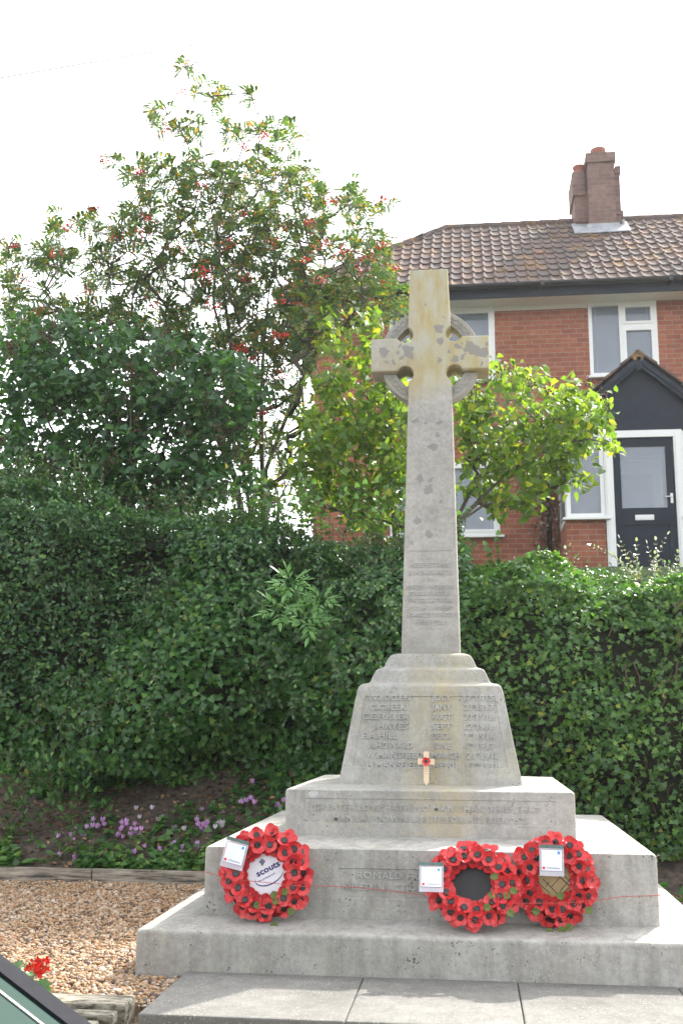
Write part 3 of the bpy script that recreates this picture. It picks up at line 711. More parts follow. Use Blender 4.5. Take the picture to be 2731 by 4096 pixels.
for i, (a_, b2) in enumerate(zip(ed[:-1], ed[1:])):
    if i == 2: b2 = (-.6, 1.44)
    dx, dy2 = b2[0]-a_[0], b2[1]-a_[1]; m = MB(); yo = -.004*i
    m.add([(a_[0]+.004, a_[1]+yo, -.26), (b2[0]-.004, b2[1]+yo, -.26), (b2[0]-.004, b2[1]+yo+.032, -.26), (a_[0]+.004, a_[1]+yo+.032, -.26), (a_[0]+.004, a_[1]+yo, -.105-.004*i), (b2[0]-.004, b2[1]+yo, -.112-.004*i), (b2[0]-.004, b2[1]+yo+.032, -.112-.004*i), (a_[0]+.004, a_[1]+yo+.032, -.105-.004*i)],
          [(0, 3, 2, 1), (4, 5, 6, 7), (0, 1, 5, 4), (1, 2, 6, 5), (2, 3, 7, 6), (3, 0, 4, 7)])
    tag(m.build('edging_board', M_EDGE, None, bevel=.004), ['leftmost weathered edging board along the back of the gravel', 'middle weathered edging board along the back of the gravel', 'edging board at the back of the gravel, running in behind the memorial steps'][i], 'edging board', 'timber edging boards')
for i, (x0, x1, y0, y1, z0, z1) in enumerate([(-2.9, -1.035, -1.735, -1.60, -.36, -.150), (-2.9, -1.055, -1.80, -1.738, -.36, -.168), (-2.9, -1.10, -1.86, -1.803, -.36, -.186)]):
    m = MB(); m.box(x0, x1, y0, y1, z0, z1)
    tag(m.build('timber_sleeper', M_OLDWOOD, None, bevel=.008), ['thick weathered grey timber, the highest and rearmost, holding back the gravel', 'weathered grey timber in the middle of the row of three, by the gravel', 'weathered grey timber at the front of the row of three, lowest'][i], 'timber', 'weathered timbers at the gravel edge')
def log(pts, rad, label, name='log', cat='log', mat=M_LOG, n=9):
    m = MB(); m.tube(pts, rad, n); o = m.build(name, mat, None); return tag(o, label, cat)
log([(-1.17, 2.42, .66), (-1.13, 2.37, .54), (-1.09, 2.32, .43)], [.065, .055, .03], 'short thick grey-brown stump standing under the hedge', 'stump', 'stump')
log([(-1.08, 2.40, .70), (-1.045, 2.38, .58), (-1.02, 2.33, .48)], [.016, .018, .012], 'thin pale stake leaning under the hedge beside the stump', 'stake', 'stake')
p3 = atz(1045, 3245, .18); p4 = atz(1110, 3215, .24)
log([p3+np.array([0, 0, -.005]), (p3+p4)/2+np.array([0, 0, .02]), p4], [.02, .045, .035], 'reddish brown log lying on the bank close to the memorial steps')
for (px, py, y, px2, py2, yb, r) in ((1245, 3005, 2.35, 1290, 3080, 2.25, .006), (1330, 3020, 2.3, 1312, 3070, 2.2, .007), (1210, 3095, 2.2, 1250, 3050, 2.25, .007), (400, 3270, 1.75, 460, 3200, 1.95, .005), (395, 3430, 1.5, 435, 3390, 1.55, .006)):
    a_ = at(px, py, y); b2 = at(px2, py2, yb); mid = (a_+b2)/2+np.array([.01, 0, .02])
    nmx = {1245: 'thin bent dead twig rising behind the pale stake', 1330: 'curved dead twig nearest the pedestal under the hedge', 1210: 'forked grey twig lying at the foot of the pale stake', 400: 'straight dead stick poking out of the dark ivy', 395: 'pale dry stick lying low on the bank by the edging'}[px]
    log([a_, mid, b2], [r, r*.8, r*.5], nmx, 'dead_stick', 'stick', M_TWIG, 5)

# ------------------------------------------------------------------ gravel
def pebbles(name, n, xr, yr, zf, smin, smax, mat, label, cat):
    bm = bmesh.new(); bmesh.ops.create_icosphere(bm, subdivisions=1, radius=1); bm.verts.ensure_lookup_table()
    V0 = np.array([v.co[:] for v in bm.verts]); F0 = [tuple(v.index for v in f.verts) for f in bm.faces]; bm.free()
    x = rng.uniform(*xr, n*2); y = rng.uniform(*yr, n*2)
    ok = ~((x > -1.19) & (x < 1.19) & (y > -1.19) & (y < 1.19)) & ~((x > -.975) & (y < -1.1)) & ~((x < -1.02) & (y < -1.59)) & (y < 1.33-.0*x)
    x, y = x[ok][:n], y[ok][:n]; n = len(x)
    s = rng.uniform(smin, smax, n)*np.where(rng.random(n) < .12, 1.5, 1)
    A = rng.normal(size=(n, 3, 3)); Q, _ = np.linalg.qr(A)
    dim = np.stack([s, s*rng.uniform(.6, .9, n), s*rng.uniform(.35, .6, n)], -1)
    tiltQ = Q.copy(); yaw = rng.uniform(0, 6.28, n); c, s_ = np.cos(yaw), np.sin(yaw)
    Rz = np.zeros((n, 3, 3)); Rz[:, 0, 0] = c; Rz[:, 0, 1] = -s_; Rz[:, 1, 0] = s_; Rz[:, 1, 1] = c; Rz[:, 2, 2] = 1
    mixr = rng.random(n) < .35; R = np.where(mixr[:, None, None], Q, Rz)
    loc = V0[None]*(1+rng.normal(0, .12, (n, len(V0), 1)))*dim[:, None, :]
    P = np.einsum('nij,nkj->nki', R, loc); z = zf(x, y)+rng.uniform(0, .012, n)
    P += np.stack([x, y, z], -1)[:, None, :]
    fl = np.array(F0).ravel(); L = len(fl); m = len(V0)
    loops = (np.arange(n)[:, None]*m+fl[None]).ravel(); starts = np.arange(n*len(F0))*3
    return tag(link(name, np_mesh(name, P.reshape(-1, 3), loops, starts, smooth=False), mat), label, cat, kind='stuff')
gz = lambda x, y: -.197+.012*np.sin(x*3+1)*np.sin(y*2.3)+.02*np.clip(-.8-y, 0, 1)
pebbles('gravel', 42000, (-3.5, -.95), (-1.62, 1.34), gz, .0068, .0145, M_PEBBLE, 'golden flint gravel beside the memorial', 'gravel')
pebbles('gravel_chips', 3500, (1.15, 2.6), (-1.0, 1.34), lambda x, y: -.195+0*x, .008, .014, island('dull_chip', [(0, (.1, .07, .05)), (.5, (.2, .13, .08)), (1, (.38, .3, .22))]), 'dull stone chips and debris right of the memorial', 'gravel')

# ------------------------------------------------------------------ house
FL = 2.62
house = thing('brick_house', 'two storey red brick house with brown tiled hipped roof and dark gabled porch', 'house', (0, 10.7, FL))
HX0, HX1, WY, WT = -2.2, 9.0, 10.7, 7.27
wins = [(-1.0, .657, 6.06, 7.262), (2.105, 3.145, 6.06, 7.262), (-1.0, .67, 3.60, 4.75), (5.2, 6.6, 6.06, 7.262), (5.2, 6.6, 3.6, 4.75)]
# front wall with openings built as strips
m = MB(); xsv = sorted({HX0, HX1, *[w_[0] for w_ in wins], *[w_[1] for w_ in wins]}); 
for xa, xb in zip(xsv[:-1], xsv[1:]):
    xm = (xa+xb)/2; op = sorted([(w_[2], w_[3]) for w_ in wins if w_[0] < xm < w_[1]]); z = FL-1
    for a_, b2 in op:
        if a_ > z: m.box(xa, xb, WY, WY+.22, z, a_)
        z = b2
    if z < WT: m.box(xa, xb, WY, WY+.22, z, WT)
# merge to a clean shell: side and back walls
m.box(HX0, HX0+.22, WY+.22, WY+5.4, FL-1, WT); m.box(HX1-.22, HX1, WY+.22, WY+5.4, FL-1, WT); m.box(HX0, HX1, WY+5.4, WY+5.62, FL-1, WT)
wall = m.build('wall', M_BRICK, house)
def window(x0, x1, z0, z1, y, parent, mull=None, transom=None, sill=True, f=.055, curtain=True):
    m = MB(); yf0, yf1 = y-.012, y+.05
    m.box(x0, x0+f, yf0, yf1, z0, z1); m.box(x1-f, x1, yf0, yf1, z0, z1); m.box(x0+f, x1-f, yf0, yf1, z0, z0+f); m.box(x0+f, x1-f, yf0, yf1, z1-f, z1)
    xs_ = [x0+f]; 
    if mull: m.box(mull-.03, mull+.03, yf0-.002, yf1, z0+f, z1-f)
    if transom: m.box((mull+.03) if mull else x0+f, x1-f, yf0-.001, yf1, transom-.035, transom+.035)
    # casement inner frames
    if mull:
        zs = [(z0+f, (transom-.035) if transom else z1-f)]+([(transom+.035, z1-f)] if transom else [])
        for a_, b2 in zs:
            xa, xb = mull+.03, x1-f; g = .04
            m.box(xa, xa+g, yf0-.014, yf1-.02, a_, b2); m.box(xb-g, xb, yf0-.014, yf1-.02, a_, b2); m.box(xa+g, xb-g, yf0-.014, yf1-.02, a_, a_+g); m.box(xa+g, xb-g, yf0-.014, yf1-.02, b2-g, b2)
    w_ = m.build('window', M_WHITE, parent)
    m = MB(); m.box(x0+f*.5, x1-f*.5, y+.02, y+.026, z0+f*.5, z1-f*.5); m.build('pane', M_GLASS, w_)
    if curtain:
        m = MB(); m.box(x0, x1, y+.55, y+.56, z0, z1); m.build('dim_interior', M_CURTAIN, w_)
        m = MB(); n = 5; dx = .13; 
        for sx in (x0+.01, x1-dx-.01):
            pts = [(sx+dx*i/n, y+.12+.025*(i % 2)) for i in range(n+1)]
            m.add([(p[0], p[1], z0+.02) for p in pts]+[(p[0], p[1], z1-.02) for p in pts], [(i, i+1, i+n+2, i+n+1) for i in range(n)])
        m.build('curtain', M_BLIND, w_)
    if sill:
        m = MB(); m.box(x0-.06, x1+.06, y-.10, y+.05, z0-.04, z0-.002); m.build('sill', M_WHITE, w_, bevel=.008)
window(-1.0, .657, 6.06, 7.262, WY, house, -.2); window(2.105, 3.145, 6.06, 7.262, WY, house, 2.60, 6.86)
window(-1.0, .67, 3.60, 4.75, WY, house, -.2); window(5.2, 6.6, 6.06, 7.262, WY, house, 5.9, 6.86); window(5.2, 6.6, 3.6, 4.75, WY, house, 5.9)
EY, EZ, RY, RZ = 10.22, 7.44, 13.1, 9.76; EX0, RX0 = -2.75, -.12; EX1 = 9.4
m = MB(); m.box(EX0, EX1, EY+.03, EY+.055, 7.235, 7.40); m.box(EX0, EX0+.025, EY+.055, 15.9, 7.235, 7.40); m.build('fascia', M_NAVY, house)
m = MB(); m.box(EX0+.026, EX1, EY+.056, WY+.1, 7.262, 7.275); m.box(EX0+.026, HX0+.1, WY+.1, 15.9, 7.262, 7.275); m.box(.66, 2.1, WY-.004, WY-.001, 7.19, 7.262); m.build('soffit', M_CREAM, house)
m = MB(); 
prof = [(EY-.09+.058*math.cos(a), 7.41+.062*math.sin(a)) for a in np.linspace(math.pi, 2*math.pi, 9)]+[(EY-.036, 7.41), (EY-.04, 7.41)]+[(EY-.09+.052*math.cos(a), 7.41+.056*math.sin(a)) for a in np.linspace(2*math.pi, math.pi, 9)]
m.prism(prof, EX0-.03, EX1, 'x')
for xx in np.arange(EX0+.3, EX1, 1.9): m.box(xx, xx+.05, EY-.155, EY+.03, 7.340, 7.345); m.box(xx, xx+.05, EY-.153, EY-.149, 7.345, 7.42)
m.build('gutter', M_BLACK, house)
m = MB(); m.tube([(1.50, WY-.30, 4.86), (1.42, WY-.12, 4.74), (1.40, WY-.06, 4.6), (1.40, WY-.06, 2.2)], .036, 8)
for zz in (3.2, 4.4): m.tube([(1.40, WY-.06, zz), (1.40, WY-.06, zz+.05)], .043, 8)
m.build('downpipe', M_BLACK, house, smooth=True)
# roof: real profiled tiles on front and hip slopes
def tile_slope(p0, xdir, updir, length, width0, clip, name):
    """courses of interlocking tiles; clip(u,v)->bool in slope coordinates (u along eaves, v up)"""
    gauge, tw = .33, .17; V = []; F = []
    xdir = np.array(xdir, float); updir = np.array(updir, float); nr = np.cross(xdir, updir)
    prof = [(0, .004), (.012, .022), (.028, .029), (.044, .022), (.056, .004), (.09, .001), (.135, .001), (.17, .004)]
    nv = int(length/gauge)+1; nu = int(width0/tw)+1
    for j in range(nv):
        for i in range(nu):
            u = i*tw; v = j*gauge
            if not clip(u+tw/2, v+gauge/2): continue
            n0 = len(V); dz = rnd.uniform(-.004, .004); ju = rnd.uniform(-.003, .003)
            for vv, h in ((v-.02, .028), (v+gauge, .004), (v-.02, .006)):
                for (pu, ph) in prof:
                    P = p0+xdir*(u+pu+ju)+updir*vv+nr*(ph*(1 if h != .006 else .2)+h+dz); V.append(tuple(P))
            k = len(prof)
            F += [(n0+a_, n0+a_+1, n0+k+a_+1, n0+k+a_) for a_ in range(k-1)]+[(n0+2*k+a_, n0+2*k+a_+1, n0+a_+1, n0+a_) for a_ in range(k-1)]
    off = wloc(house); me = bpy.data.meshes.new(name); me.from_pydata([(a_-off.x, b_-off.y, c_-off.z) for a_, b_, c_ in V], [], F); me.update()
    return me
sl = math.hypot(RY-EY, RZ-EZ); upd = np.array([0, (RY-EY)/sl, (RZ-EZ)/sl])
roof = link('roof', tile_slope(np.array([EX0, EY-.03, EZ-.02]), (1, 0, 0), upd, sl, EX1-EX0, lambda u, v: u > (RX0-EX0)*v/sl-.08 and v < sl+.05, 'roof'), M_TILE, house)
hl = math.hypot(RX0-EX0, RZ-EZ); hud = np.array([(RX0-EX0)/hl, 0, (RZ-EZ)/hl])
link('hip_slope', tile_slope(np.array([EX0, 15.98, EZ-.02]), (0, -1, 0), hud, hl, 15.98-EY, lambda u, v: (15.98-EY)*.5*v/hl-.05 < u < (15.98-EY)*(1-.5*v/hl)+.05, 'hip_slope'), M_TILE, roof)
m = MB(); m.add([(EX0, EY, EZ-.03), (EX1, EY, EZ-.03), (EX1, RY, RZ-.03), (RX0, RY, RZ-.03), (EX0, 15.98, EZ-.03), (EX1, 15.98, EZ-.03)], [(0, 1, 2, 3), (0, 3, 4), (3, 2, 5, 4)]); m.build('roof_underlay', M_TILE, roof)
m = MB()
def ridge_run(a_, b2, k):
    a_, b2 = Vector(a_), Vector(b2)
    for i in range(k): m.tube([a_.lerp(b2, i/k), a_.lerp(b2, (i+1.08)/k)], [.088, .076], 10)
ridge_run((RX0, RY, RZ+.0), (EX1, RY, RZ+.0), 28); ridge_run((RX0, RY, RZ), (EX0, EY, EZ), 13)
m.build('ridge_tiles', M_TILE, roof, smooth=False)
# chimney
m = MB(); cx0, cx1 = 2.41, 2.87; cy0, cy1 = 12.5, 13.55
m.box(cx0, cx1, cy0, cy1, 8.9, 10.60)
m.box(cx0-.03, cx1+.03, cy0-.04, cy1+.04, 10.60, 10.78)
m.box(2.19, cx0-.003, cy0+.25, cy1-.1, 9.0, 10.24); m.box(2.155, cx0-.033, cy0+.21, cy1-.06, 10.10, 10.56)
m.box(cx1+.003, 2.985, cy0+.16, cy1-.1, 9.0, 10.44); m.box(cx1+.033, 3.0, cy0+.13, cy1-.06, 10.44, 10.59); m.box(cx1+.004, 3.02, cy0+.14, cy1-.08, 9.66, 9.74)
m.box(2.165, cx0-.004, cy0+.23, cy1-.08, 9.60, 9.68)
chm = m.build('chimney', M_CHIM, house)
m = MB(); m.lathe([(.115, 0), (.11, .08), (.13, .12), (.14, .16), (.14, .19), (.1, .2)], (2.63, 12.7, 10.76), 16); m.build('chimney_pot', M_POT, chm)
m = MB(); m.lathe([(.10, 0), (.095, .08), (.12, .13), (.12, .16), (.08, .17)], (2.30, 12.85, 10.56), 16); m.build('chimney_pot', M_POT, chm)
m = MB(); m.prism([(2.38, 9.05), (2.90, 9.05), (2.92, 9.44), (2.36, 9.44)], cy0-.012, cy0-.003)
zr = lambda y: EZ+(y-EY)*(RZ-EZ)/(RY-EY)+.065
m.add([(2.12, cy0-.2, zr(cy0-.2)), (3.08, cy0-.2, zr(cy0-.2)), (3.08, cy0+.3, zr(cy0+.3)), (2.12, cy0+.3, zr(cy0+.3)), (2.12, cy0-.2, zr(cy0-.2)+.02), (3.08, cy0-.2, zr(cy0-.2)+.02), (3.08, cy0+.3, zr(cy0+.3)+.02), (2.12, cy0+.3, zr(cy0+.3)+.02)],
      [(0, 3, 2, 1), (4, 5, 6, 7), (0, 1, 5, 4), (1, 2, 6, 5), (2, 3, 7, 6), (3, 0, 4, 7)])
m.box(2.14, 2.185, cy0+.2, cy1, 9.0, 9.56); m.box(2.99, 3.03, cy0+.12, cy1, 9.0, 9.56)
m.build('lead_flashing', M_LEAD, chm)
# porch
PY = 9.5; PX0, PX1 = 1.555, 3.69
m = MB(); m.box(PX0, 2.10, PY+.02, PY+.13, FL-.8, 3.60); m.box(PX0, PX0+.11, PY+.13, WY, FL-.8, 3.60)
m.build('porch_wall', M_BRICK, house); m = MB(); m.box(3.19, PX1, PY+.02, PY+.13, FL-.8, 3.60); m.box(PX1-.11, PX1, PY+.13, WY, FL-.8, 3.60)
m.build('porch_wall', M_BRICK, house)
m = MB(); m.box(2.105, 2.225, PY-.015, PY+.09, FL-.05, 4.87); m.box(3.065, 3.185, PY-.015, PY+.09, FL-.05, 4.87); m.box(2.225, 3.065, PY-.015, PY+.09, 4.77, 4.87)
m.box(2.13, 2.2, PY-.03, PY-.016, FL-.05, 4.84); m.box(3.09, 3.16, PY-.03, PY-.016, FL-.05, 4.84)
m.build('door_frame', M_WHITE, house)
window(PX0+.01, 2.103, 3.635, 4.86, PY+.03, house, sill=True, f=.06, curtain=False)
window(3.19, PX1, 3.635, 4.86, PY+.03, house, sill=True, f=.06, curtain=False)
# side light of the porch
m = MB(); m.box(PX0, PX0+.05, PY+.09, PY+.16, 3.605, 4.85); m.box(PX0, PX0+.05, WY-.07, WY-.002, 3.605, 4.85); m.box(PX0, PX0+.05, PY+.16, WY-.07, 3.605, 3.67); m.box(PX0, PX0+.05, PY+.16, WY-.07, 4.79, 4.85)
sw = m.build('window', M_WHITE, house); m = MB(); m.box(PX0+.02, PX0+.026, PY+.16, WY-.07, 3.66, 4.8); m.build('pane', M_GLASS, sw)
# door
dx0, dx1, dz0, dz1 = 2.232, 3.058, FL+.02, 4.765; gx0, gx1, gz0, gz1 = 2.315, 2.955, 3.76, 4.645
m = MB(); y0, y1 = PY+.02, PY+.065
m.box(dx0, gx0, y0, y1, dz0, dz1); m.box(gx1, dx1, y0, y1, dz0, dz1); m.box(gx0, gx1, y0, y1, gz1, dz1); m.box(gx0, gx1, y0, y1, 3.52, gz0)
m.box(gx0, gx1, y0+.014, y1, dz0+.18, 3.52); m.box(gx0, gx1, y0, y1, dz0, dz0+.18)
m.box(gx0+.002, gx0+.014, y0-.008, y0+.01, gz0, gz1)
door = m.build('door', M_NAVY, house)
m = MB(); m.box(gx0+.001, gx1-.001, y0+.02, y0+.026, gz0+.001, gz1-.001); m.build('door_pane', M_GLASS, door)
m = MB(); m.box(2.50, 2.755, y0-.016, y0-.001, 3.585, 3.66); m.box(2.52, 2.735, y0-.022, y0-.0165, 3.60, 3.645); m.build('letterbox', M_WHITE, door)
m = MB(); m.box(2.99, 3.025, y0-.02, y0-.001, 3.82, 3.96); m.tube([(3.007, y0-.02, 3.91), (3.007, y0-.05, 3.91), (2.92, y0-.05, 3.905)], .009, 6); m.build('door_handle', M_WHITE, door)
# inner door seen through the porch glass
m = MB(); m.box(2.25, 3.1, WY-.03, WY-.012, FL, 4.72); inn = m.build('inner_door', M_WHITE, house); m = MB(); m.box(2.38, 2.95, WY-.036, WY-.031, 3.6, 4.5); m.build('inner_door_pane', M_CURTAIN, inn)
# gable
APX, APZ, GB = 2.625, 5.93, 4.872
m = MB(); hw = 1.22; m.prism([(APX-hw+.14, GB), (APX+hw-.14, GB), (APX+hw-.14, GB+.12), (APX, APZ-.12), (APX-hw+.14, GB+.12)], PY-.01, PY+.03); m.box(APX-.012, APX-.004, PY-.013, PY-.0105, GB, APZ-.2)
m.build('gable_board', M_NAVY, house)
m = MB(); sl_ = (APZ-GB-.02)/hw
for s in (-1, 1):
    for (o1, o2, ya, yb) in ((0, .15, PY-.12, PY-.07), (.0, .09, PY-.14, PY-.121)):
        m.prism([(APX, APZ-o1), (APX+s*hw, GB+.02-o1), (APX+s*hw, GB+.02-o2), (APX, APZ-o2)], ya, yb)
    m.box(*sorted((APX+s*(hw-.14), APX+s*(hw+.02))), PY-.1, WY, GB-.01, GB+.03)
m.box(APX-.03, APX+.03, PY-.15, PY-.141, APZ-.22, APZ-.02)
m.build('barge_board', M_NAVY, house)
m = MB(); ln_ = math.hypot(hw, APZ-GB)
for s in (-1, 1):
    nC = 5
    for c_ in range(nC):
        f0, f1 = c_/nC, (c_+1)/nC+.02; xa, xb = APX+s*(hw+.05)*(1-f0), APX+s*(hw+.05)*(1-f1); za, zb = GB+.05+(APZ-GB)*f0, GB+.05+(APZ-GB)*f1
        for r_ in range(6):
            ya = PY-.16+r_*.226; yb = ya+.22
            m.add([(xa, ya, za), (xa, yb, za), (xb, yb, zb), (xb, ya, zb), (xa, ya, za+.05), (xa, yb, za+.05), (xb, yb, zb+.02), (xb, ya, zb+.02)], [(0, 3, 2, 1), (4, 5, 6, 7), (0, 1, 5, 4), (1, 2, 6, 5), (2, 3, 7, 6), (3, 0, 4, 7)])
m.build('porch_roof', M_TILE, house)
m = MB(); m.tube([(APX, PY-.15, APZ-.01), (APX, WY-.01, APZ-.01)], .085, 10); m.build('porch_ridge', M_TILE, house)

# ------------------------------------------------------------------ overhead cables
for (p_, q_, r, l) in (((0, 310), (1000, 140), .0085, 'thickest overhead cable, the middle one of the three in the sky'), ((0, 275), (1000, 108), .006, 'thin overhead cable, uppermost of the three in the sky'), ((0, 383), (900, 236), .006, 'thin overhead cable, lowest of the three, passing the treetop')):
    a_, b2 = at(*p_, 7.4), at(*q_, 8.6); d = b2-a_; a2, b3 = a_-d*3, b2+d*4
    pts = [a2+(b3-a2)*t for t in np.linspace(0, 1, 25)]
    m = MB(); m.tube(pts, r, 5); tag(m.build('overhead_cable', simple('cable', (.25, .32, .4), .5) if 'cable' not in bpy.data.materials else bpy.data.materials['cable']), l, 'cable', 'overhead cables')

# ------------------------------------------------------------------ parked car (only its windscreen corner is in view)
M_CARGREEN = simple('green_car_paint', (.02, .06, .05), .18, var=.03, spec=.8)
M_CARGLASS = simple('green_tinted_glass', (.014, .042, .033), .6, var=.05, scale=2, spec=.1)
M_TRIM = simple('dark_window_trim', (.014, .015, .02), .75, spec=.1, var=.1)
M_TYRE = simple('tyre_rubber', (.02, .02, .02), .8); M_RIM = simple('steel_rim', (.45, .45, .46), .35, metal=.7)
M_LAMP = simple('headlamp_lens', (.6, .62, .65), .1); M_REDLAMP = simple('tail_lamp', (.4, .02, .02), .2)
car = thing('parked_car', 'green car at the roadside, only its windscreen corner with dark trim showing', 'car', (-1.6, -3.7, -.85))
yn, yf = -4.5, -2.87
W0 = (-.80, .095); sl2 = (.222-.095)/(-1.004+.805)         # windscreen line seen from the side
def wz(x): return W0[1]+(x-W0[0])*sl2
rx = -1.45; rz = wz(rx); bx = -.62; bz = wz(bx)
body = [(-3.75, -.55), (-3.8, -.25), (-3.72, .02), (-3.5, rz-.28), (-3.1, rz-.04), (-2.6, rz), (-1.8, rz+.01), (rx, rz-.003), (bx, bz-.012), (-.35, bz-.06), (.05, bz-.14), (.22, bz-.26), (.27, bz-.40), (.26, -.58), (-.05, -.62), (-.12, -.48), (-.28, -.39), (-.45, -.38), (-.62, -.46), (-.72, -.62), (-2.75, -.62), (-2.83, -.48), (-3.0, -.39), (-3.18, -.38), (-3.34, -.47), (-3.42, -.6)]
m = MB(); m.prism(body, yn, yf); m.build('body', M_CARGREEN, car, bevel=.03, seg=3)
def strip(x0, x1, y0, y1, lift, mat, name, parent=car, th=.004):
    m = MB(); m.add([(x0, y0, wz(x0)+lift), (x1, y0, wz(x1)+lift), (x1, y1, wz(x1)+lift), (x0, y1, wz(x0)+lift), (x0, y0, wz(x0)+lift+th), (x1, y0, wz(x1)+lift+th), (x1, y1, wz(x1)+lift+th), (x0, y1, wz(x0)+lift+th)],
              [(0, 3, 2, 1), (4, 5, 6, 7), (0, 1, 5, 4), (1, 2, 6, 5), (2, 3, 7, 6), (3, 0, 4, 7)]); return m.build(name, mat, parent)
ws = strip(rx+.05, bx-.02, yn+.06, yf-.02, -.001, M_CARGLASS, 'windscreen')
strip(rx+.02, bx, yf-.085, yf-.002, .005, M_TRIM, 'pillar_trim', ws, .008); strip(rx+.02, bx, yn+.03, yn+.11, .004, M_TRIM, 'pillar_trim', ws)
strip(rx+.06, bx-.03, yf-.165, yf-.155, .004, M_RIM, 'painted_highlight_strip', ws, .004)  # added bright strip imitating the highlight along the glass
m = MB(); m.box(-2.55, -1.55, yn-.006, yn-.001, .0, rz-.1); m.build('side_window', M_CARGLASS, car)
for x_ in (-.45, -3.08):
    for y_ in (yn+.08, yf-.08):
        m = MB(); n = 20
        prof = [(.0, -.07), (.2, -.07), (.27, -.05), (.28, 0), (.27, .05), (.2, .07), (0, .07)]
        vs = []; 
        for r_, yy in prof[1:-1]:
            for j in range(n): a_ = 2*math.pi*j/n; vs.append((x_+r_*math.cos(a_), y_+yy, -.57+r_*math.sin(a_)))
        k = 5; fs = [(i*n+j, i*n+(j+1) % n, (i+1)*n+(j+1) % n, (i+1)*n+j) for i in range(k-1) for j in range(n)]+[tuple(range(n-1, -1, -1)), tuple((k-1)*n+j for j in range(n))]
        m.add(vs, fs); wh = m.build('wheel', M_TYRE, car)
        m = MB(); m.tube([(x_, y_-.08, -.57), (x_, y_+.08, -.57)], .17, 16); m.build('rim', M_RIM, wh)
for y_ in (yn+.2, yf-.2):
    m = MB(); m.box(.2, .285, y_-.12, y_+.12, bz-.42, bz-.27); m.build('headlight', M_LAMP, car, bevel=.02)
    m = MB(); m.box(-3.83, -3.74, y_-.1, y_+.1, -.25, -.02); m.build('tail_light', M_REDLAMP, car, bevel=.02)

# ================================================================== vegetation
def catmull(P, n=4): return P
def grow_tree(name, base_paths, pts, mat, parent, tip_r=.0035, power=.42, step=.16, jitter=.02, up=.25, maxr=.06, nside=5, minr=None):
    """connect crown points to stems with the nearest lower branch; returns unit twig directions at the points"""
    nodes = []; par = []; 
    for path in base_paths:
        path = [np.array(p, float) for p in path]; last = -1
        for a_, b2 in zip(path[:-1], path[1:]):
            k = max(1, int(np.linalg.norm(b2-a_)/step))
            for i in range(0 if last == -1 else 1, k+1):
                nodes.append(a_+(b2-a_)*i/k); par.append(last); last = len(nodes)-1
    pts = np.asarray(pts, float); root = nodes[0]
    order = np.argsort(np.linalg.norm(pts-root, axis=1)); NA = np.zeros((len(nodes)+len(pts)*14, 3)); cnt = len(nodes); NA[:cnt] = nodes
    dirs = np.zeros_like(pts)
    for i in order:
        p = pts[i]; d = NA[:cnt]-p; dist = np.linalg.norm(d, axis=1)
        # prefer an origin that lies below, and closer to the root, than the point
        cost = dist+up*np.maximum(0, d[:, 2]+.3*dist)*2
        j = int(np.argmin(cost)); q = NA[j]; L = np.linalg.norm(p-q); k = max(1, min(12, int(L/step))); last = j
        side = rng.normal(0, jitter*(1+L), 3); sag = -.06*L
        for s_ in range(1, k+1):
            t = s_/k; w_ = math.sin(math.pi*t)
            NA[cnt] = q+(p-q)*t+side*w_*.8+np.array([0, 0, sag*w_])+(rng.normal(0, jitter*.35, 3) if s_ < k else 0); par.append(last); last = cnt; cnt += 1
        dirs[i] = unit((p-NA[par[last]])[None])[0]
    NA = NA[:cnt]; cntc = np.zeros(cnt); par = np.array(par)
    haschild = np.zeros(cnt, bool); haschild[par[par >= 0]] = True; cntc[~haschild] = 1
    for i in range(cnt-1, -1, -1):
        if par[i] >= 0: cntc[par[i]] += cntc[i]
    rad = np.minimum(maxr, tip_r*cntc**power)
    if minr is not None: rad = np.maximum(rad, minr)
    off = np.array(wloc(parent)); V = []; L_ = []; S = []; nn = 0
    idx = np.where(par >= 0)[0]; A = NA[par[idx]]-off; B = NA[idx]-off; ra = rad[par[idx]]; rb = rad[idx]; ra = np.minimum(ra, rb*1.9)
    D = unit(B-A); X = unit(np.cross(D, np.array([.31, .77, .55]))); Yv = np.cross(D, X); ang = np.arange(nside)*2*math.pi/nside
    ringd = X[:, None]*np.cos(ang)[None, :, None]+Yv[:, None]*np.sin(ang)[None, :, None]
    VV = np.concatenate([A[:, None]+ringd*ra[:, None, None], (B+D*rb[:, None]*.3)[:, None]+ringd*rb[:, None, None]], 1).reshape(-1, 3)
    n = len(idx); q = []
    for j in range(nside): q.append([j, (j+1) % nside, nside+(j+1) % nside, nside+j])
    loops = (np.arange(n)[:, None]*2*nside+np.array(q).ravel()[None]).ravel(); starts = np.arange(n*nside)*4
    o = link(name, np_mesh(name, VV, loops, starts, smooth=True), mat, parent)
    return o, dirs
def crown_points(blobs, n, y0, y1, sub=.35):
    """blobs: photo-scale circles (1568 wide) lifted into space between two depths; every one a rounded clump"""
    w_ = np.array([b[2]**2 for b in blobs], float); w_ /= w_.sum(); out = []
    for k in rng.choice(len(blobs), n, p=w_):
        bx_, by_, br_ = blobs[k][:3]; yy = rng.uniform(y0, y1) if len(blobs[k]) < 4 else blobs[k][3]+rng.uniform(-.4, .4)
        v = rng.normal(size=3); v /= np.linalg.norm(v); v *= rng.random()**(1/3)
        c = at(bx_*K, by_*K, yy); rw = br_*K/FPX*(yy-CAM[1])
        out.append(c+v*np.array([rw, rw*.8, rw]))
    return np.array(out)

